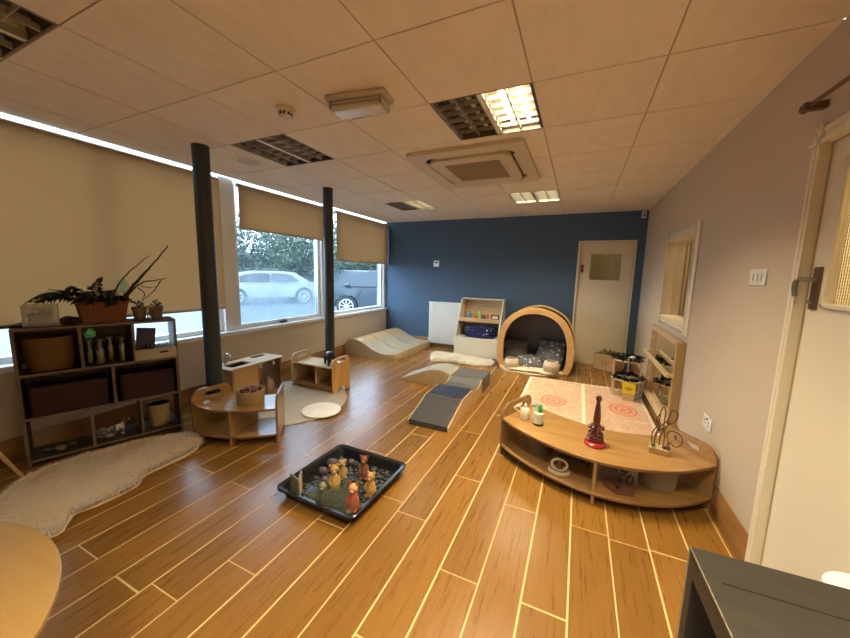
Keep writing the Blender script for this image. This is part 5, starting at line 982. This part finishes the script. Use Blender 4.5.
# ================================================================== OUTSIDE
GZ = -.02
b = nb(); B(b, -60, XL-.2, -40, 60, GZ-.1, GZ); B(b, XL-.2, 40, YB+6, 60, GZ-.1, GZ); tag(O('car_park', b, mat('wet_asphalt', (0.065, 0.07, 0.078), .6, col2=(0.085, 0.09, 0.10), scale=(3, 3, 3))), 'grey asphalt car park outside the windows', 'ground'); bpy.data.objects['car_park']['kind'] = 'structure'
for k_ in ('label', 'category'): del bpy.data.objects['car_park'][k_]
bpy.data.objects['car_park'].name = 'floor_outside'
def car(name, loc, rz, paint, label, h=1.45, L_=4.3, van=False):
    g = thing(name, label, 'car', loc, rz); W = .86
    if not van: pf = [(-L_/2, .35), (-L_/2+.02, .70), (-L_/2+.25, .92), (-L_/2+.55, .98), (-L_/2+1.15, h-.05), (-L_/2+1.6, h), (.55, h), (1.15, h-.12), (1.75, 1.0), (L_/2-.35, .86), (L_/2-.05, .66), (L_/2, .35)]
    else: pf = [(-L_/2, .35), (-L_/2, h-.1), (-L_/2+.1, h), (1.0, h), (1.45, h-.1), (1.85, 1.15), (L_/2-.1, .95), (L_/2, .4)]
    fx, rx, wr = L_/2-.85, -L_/2+.80, .33
    low = []
    for cx in (rx, fx): low += [(cx-.40, .30)] + [(cx+.39*math.cos(a), .33+.39*math.sin(a)) for a in [PI-PI*i/12 for i in range(13)]] + [(cx+.40, .30)]
    b = nb(); plate(b, [(u, v) for u, v in low] + pf[::-1], [], 2*W, lambda u, v, w_: (u, -W+w_, v))
    for v in b.verts:
        if v.co.z > 1.0: v.co.y *= 1-.22*(v.co.z-1.0)/.45
    O('bodywork', b, paint, g, bevel=.04)
    GL = mat('dark_car_glass', (0.02, 0.03, 0.04), .1) if 'dark_car_glass' not in bpy.data.materials else bpy.data.materials['dark_car_glass']
    wins = [[(-1.15, 1.0), (-.05, 1.0), (-.05, h-.10), (-.55, h-.10), (-.85, h-.16)], [(.02, 1.0), (1.45, .98), (1.02, h-.17), (.55, h-.10), (.02, h-.10)]] if not van else [[(.5, 1.1), (1.65, 1.1), (1.3, h-.2), (.5, h-.2)]]
    for P in wins:
        for sy in (-1, 1):
            b = nb(); plate(b, P, [], .012, lambda u, v, w_: (u, sy*(W*(1-.22*max(0, v-1.0)/.45)+.004+w_), v)); O('side_window', b, GL, g)
    if not van:
        b = nb(); q = [(1.68, 1.04), (1.18, h-.13)]
        v4 = [b.verts.new((q[0][0]+.03, -.70, q[0][1])), b.verts.new((q[0][0]+.03, .70, q[0][1])), b.verts.new((q[1][0]+.03, .60, q[1][1])), b.verts.new((q[1][0]+.03, -.60, q[1][1]))]; b.faces.new(v4); bmesh.ops.solidify(b, geom=b.faces[:], thickness=.01); O('windscreen', b, GL, g)
    for cx in (rx, fx):
        for sy in (-1, 1):
            b = nb(); CY(b, (cx, sy*(W-.20), .33), (cx, sy*W, .33), wr, n=32); wl = O('wheel', b, mat('tyre', (0.015, 0.015, 0.016), .8), g)
            b = nb()
            for k in range(9): m_ = Matrix.Translation((cx, 0, .33)) @ Matrix.Rotation(2*PI*k/9, 4, 'Y'); B(b, -.016, .016, min(sy*W, sy*(W+.012)), max(sy*W, sy*(W+.012)), .04, .22, m_)
            T(b, [(cx+.225*math.cos(a), sy*(W+.006), .33+.225*math.sin(a)) for a in [2*PI*i/28 for i in range(28)]], .016, 6, closed=True); CY(b, (cx, sy*W, .33), (cx, sy*(W+.02), .33), .05, n=12); O('wheel_rim', b, mat('alloy', (0.55, 0.58, 0.6), .3, .6), wl)
    b = nb()
    for sy in (-1, 1): BL(b, (L_/2-.14, sy*.66, .68), (.14, .14, .07), 2)
    O('headlamp', b, mat('lamp_glass', (0.6, 0.65, 0.7), .1), g)
    b = nb()
    for sy in (-1, 1): BL(b, (1.25, sy*(W+.08), 1.03), (.09, .09, .06), 2)
    O('wing_mirror', b, paint, g)
    return g
car('parked_car', (-6.08, 10.23, GZ), math.radians(205), mat('dark_blue_paint', (0.014, 0.026, 0.042), .3, .2, coat=.4), 'dark blue car parked outside the far window', 1.5)
car('parked_car', (-12.6, 10.7, GZ), math.radians(240), mat('white_paint', (0.21, 0.235, 0.26), .4, coat=.3), 'white car seen through the misted middle window', 1.42)
def tree(x, y, r, zc, seed, label, n=5200, c=((0.02, 0.04, 0.018), (0.06, 0.095, 0.045)), sz=.13, name='tree', sc=(1, 1, .8)):
    random.seed(seed); g = thing(name, label, 'tree' if name == 'tree' else 'hedge', (x, y, GZ)); b = nb()
    T(b, smooth_line([(0, 0, 0), (.1, 0, zc*.4), (0, .1, zc)], 4), [.16-.008*i for i in range(9)], 10)
    for k in range(7): a = k*.9; T(b, [(0, .05, zc*.55), (.45*r*math.cos(a), .45*r*math.sin(a), zc), (.8*r*math.cos(a), .8*r*math.sin(a), zc+.3*r*math.sin(k*2.1))], [.07, .04, .015], 6)
    O('trunk', b, TWIG, g); b = nb()
    for k in range(n):
        while True:
            p = Vector((random.uniform(-1, 1), random.uniform(-1, 1), random.uniform(-1, 1)))
            if .35 < p.length < 1+.25*noise.noise(p*2.5+Vector((seed, 0, 0))): break
        p = Vector((p.x*r*sc[0], p.y*r*sc[1], p.z*r*sc[2]+zc)); d = Vector((random.gauss(0, 1), random.gauss(0, 1), random.gauss(0, 1))).normalized(); e = d.orthogonal().normalized()*sz*.35; d *= sz*random.uniform(.5, 1)
        b.faces.new([b.verts.new(p-d), b.verts.new(p+e), b.verts.new(p+d), b.verts.new(p-e)])
    O('foliage', b, mat('foliage_%d' % seed, c[0], .7, col2=c[1], scale=(2, 2, 2)), g, ang=180, kind='stuff'); return g
tree(-12.9, 13.6, 2.1, 2.8, 1, 'light green leafy tree above the white car', 6500, ((0.025, 0.045, 0.022), (0.085, 0.125, 0.07)))
tree(-17.2, 13.0, 2.3, 2.7, 2, 'darker tree at the left of the misted window', 4500, ((0.04, 0.06, 0.045), (0.08, 0.11, 0.07)))
tree(-12.4, 19.6, 2.0, 2.4, 3, 'dark green tree behind the boundary wall, between the two cars', 5500)
tree(-8.2, 21.0, 2.0, 2.2, 4, 'dark tree seen above the dark blue car', 5500, ((0.03, 0.05, 0.03), (0.07, 0.11, 0.05)))
g = thing('garden_wall', 'pale boundary wall across the car park behind the cars', 'wall', (-13, 14.5, GZ), math.radians(24))
b = nb(); B(b, -14, 14, 0, .25, 0, 1.5); O('wall_body', b, mat('pale_render', (0.17, 0.20, 0.225), .8, col2=(0.14, 0.165, 0.19), scale=(1, 1, 1)), g)
b = nb(); B(b, -14, 14, -.04, .29, 1.5, 1.56); O('coping', b, mat('grey_coping', (0.35, 0.37, 0.38), .8), g)
g = thing('hedge', 'tall dark hedge behind the pale boundary wall', 'hedge', (-16.4, 23.0, GZ), math.radians(24)); random.seed(9); b = nb()
B(b, -14, 14, .3, 1.6, 0, 2.7); O('hedge_core', b, FERN, g); b = nb()
for k in range(9000): p = Vector((random.uniform(-14, 14), random.uniform(-.1, .3), random.uniform(0, 3.1))); d = Vector((random.gauss(0, 1), random.gauss(0, 1), random.gauss(0, 1))).normalized(); e = d.orthogonal().normalized()*.05; d *= .14; b.faces.new([b.verts.new(p-d), b.verts.new(p+e), b.verts.new(p+d), b.verts.new(p-e)])
O('hedge_leaves', b, mat('hedge_green', (0.025, 0.045, 0.025), .7, col2=(0.07, 0.11, 0.06), scale=(2, 2, 2)), g, ang=180, kind='stuff')

# ================================================================== OFFICE SEEN THROUGH THE INNER WINDOW
g = thing('curtain', 'cream hanging curtain seen through the inner window of the right wall', 'curtain', (XR+.32, 5.45, 0))
b = nb(); vv = []
for i in range(61): x_ = -.14+.42*i/60; d = .025*math.sin(i*.8); vv.append((b.verts.new((x_, d, .05)), b.verts.new((x_, d, 2.3))))
for A, C_ in zip(vv, vv[1:]): b.faces.new((A[0], C_[0], C_[1], A[1]))
bmesh.ops.solidify(b, geom=b.faces[:], thickness=.003); O('drape', b, mat('cream_drape', (0.66, 0.55, 0.36), .85), g)
b = nb(); CY(b, (-.18, 0, 2.32), (.32, 0, 2.32), .012, n=10); O('curtain_rail', b, CHROME, g)
g = thing('office_cabinet', 'brown cabinet standing in the room behind the inner window', 'cabinet', (XR+1.0, 5.3, 0))
box_part('carcass', EDGE, g, (-.28, .5, -.25, .25, 0, 1.15), bevel=.004); box_part('cabinet_door', mat('brown_door', (0.22, 0.13, 0.06), .5), g, (-.26, .10, -.262, -.25, .05, 1.10)); box_part('cabinet_door', mat('brown_door_b', (0.22, 0.13, 0.06), .5), g, (.12, .48, -.262, -.25, .05, 1.10))
b = nb(); LA(b, [(0, 0), (.05, 0), (.06, .05), (.06, .18), (.055, .18), (.05, .01), (0, .01)], n=20); o = O('white_pot', b, WHITE); o.location = (XR+.82, 5.2, 1.15); tag(o, 'white pot on the cabinet behind the inner window', 'pot')
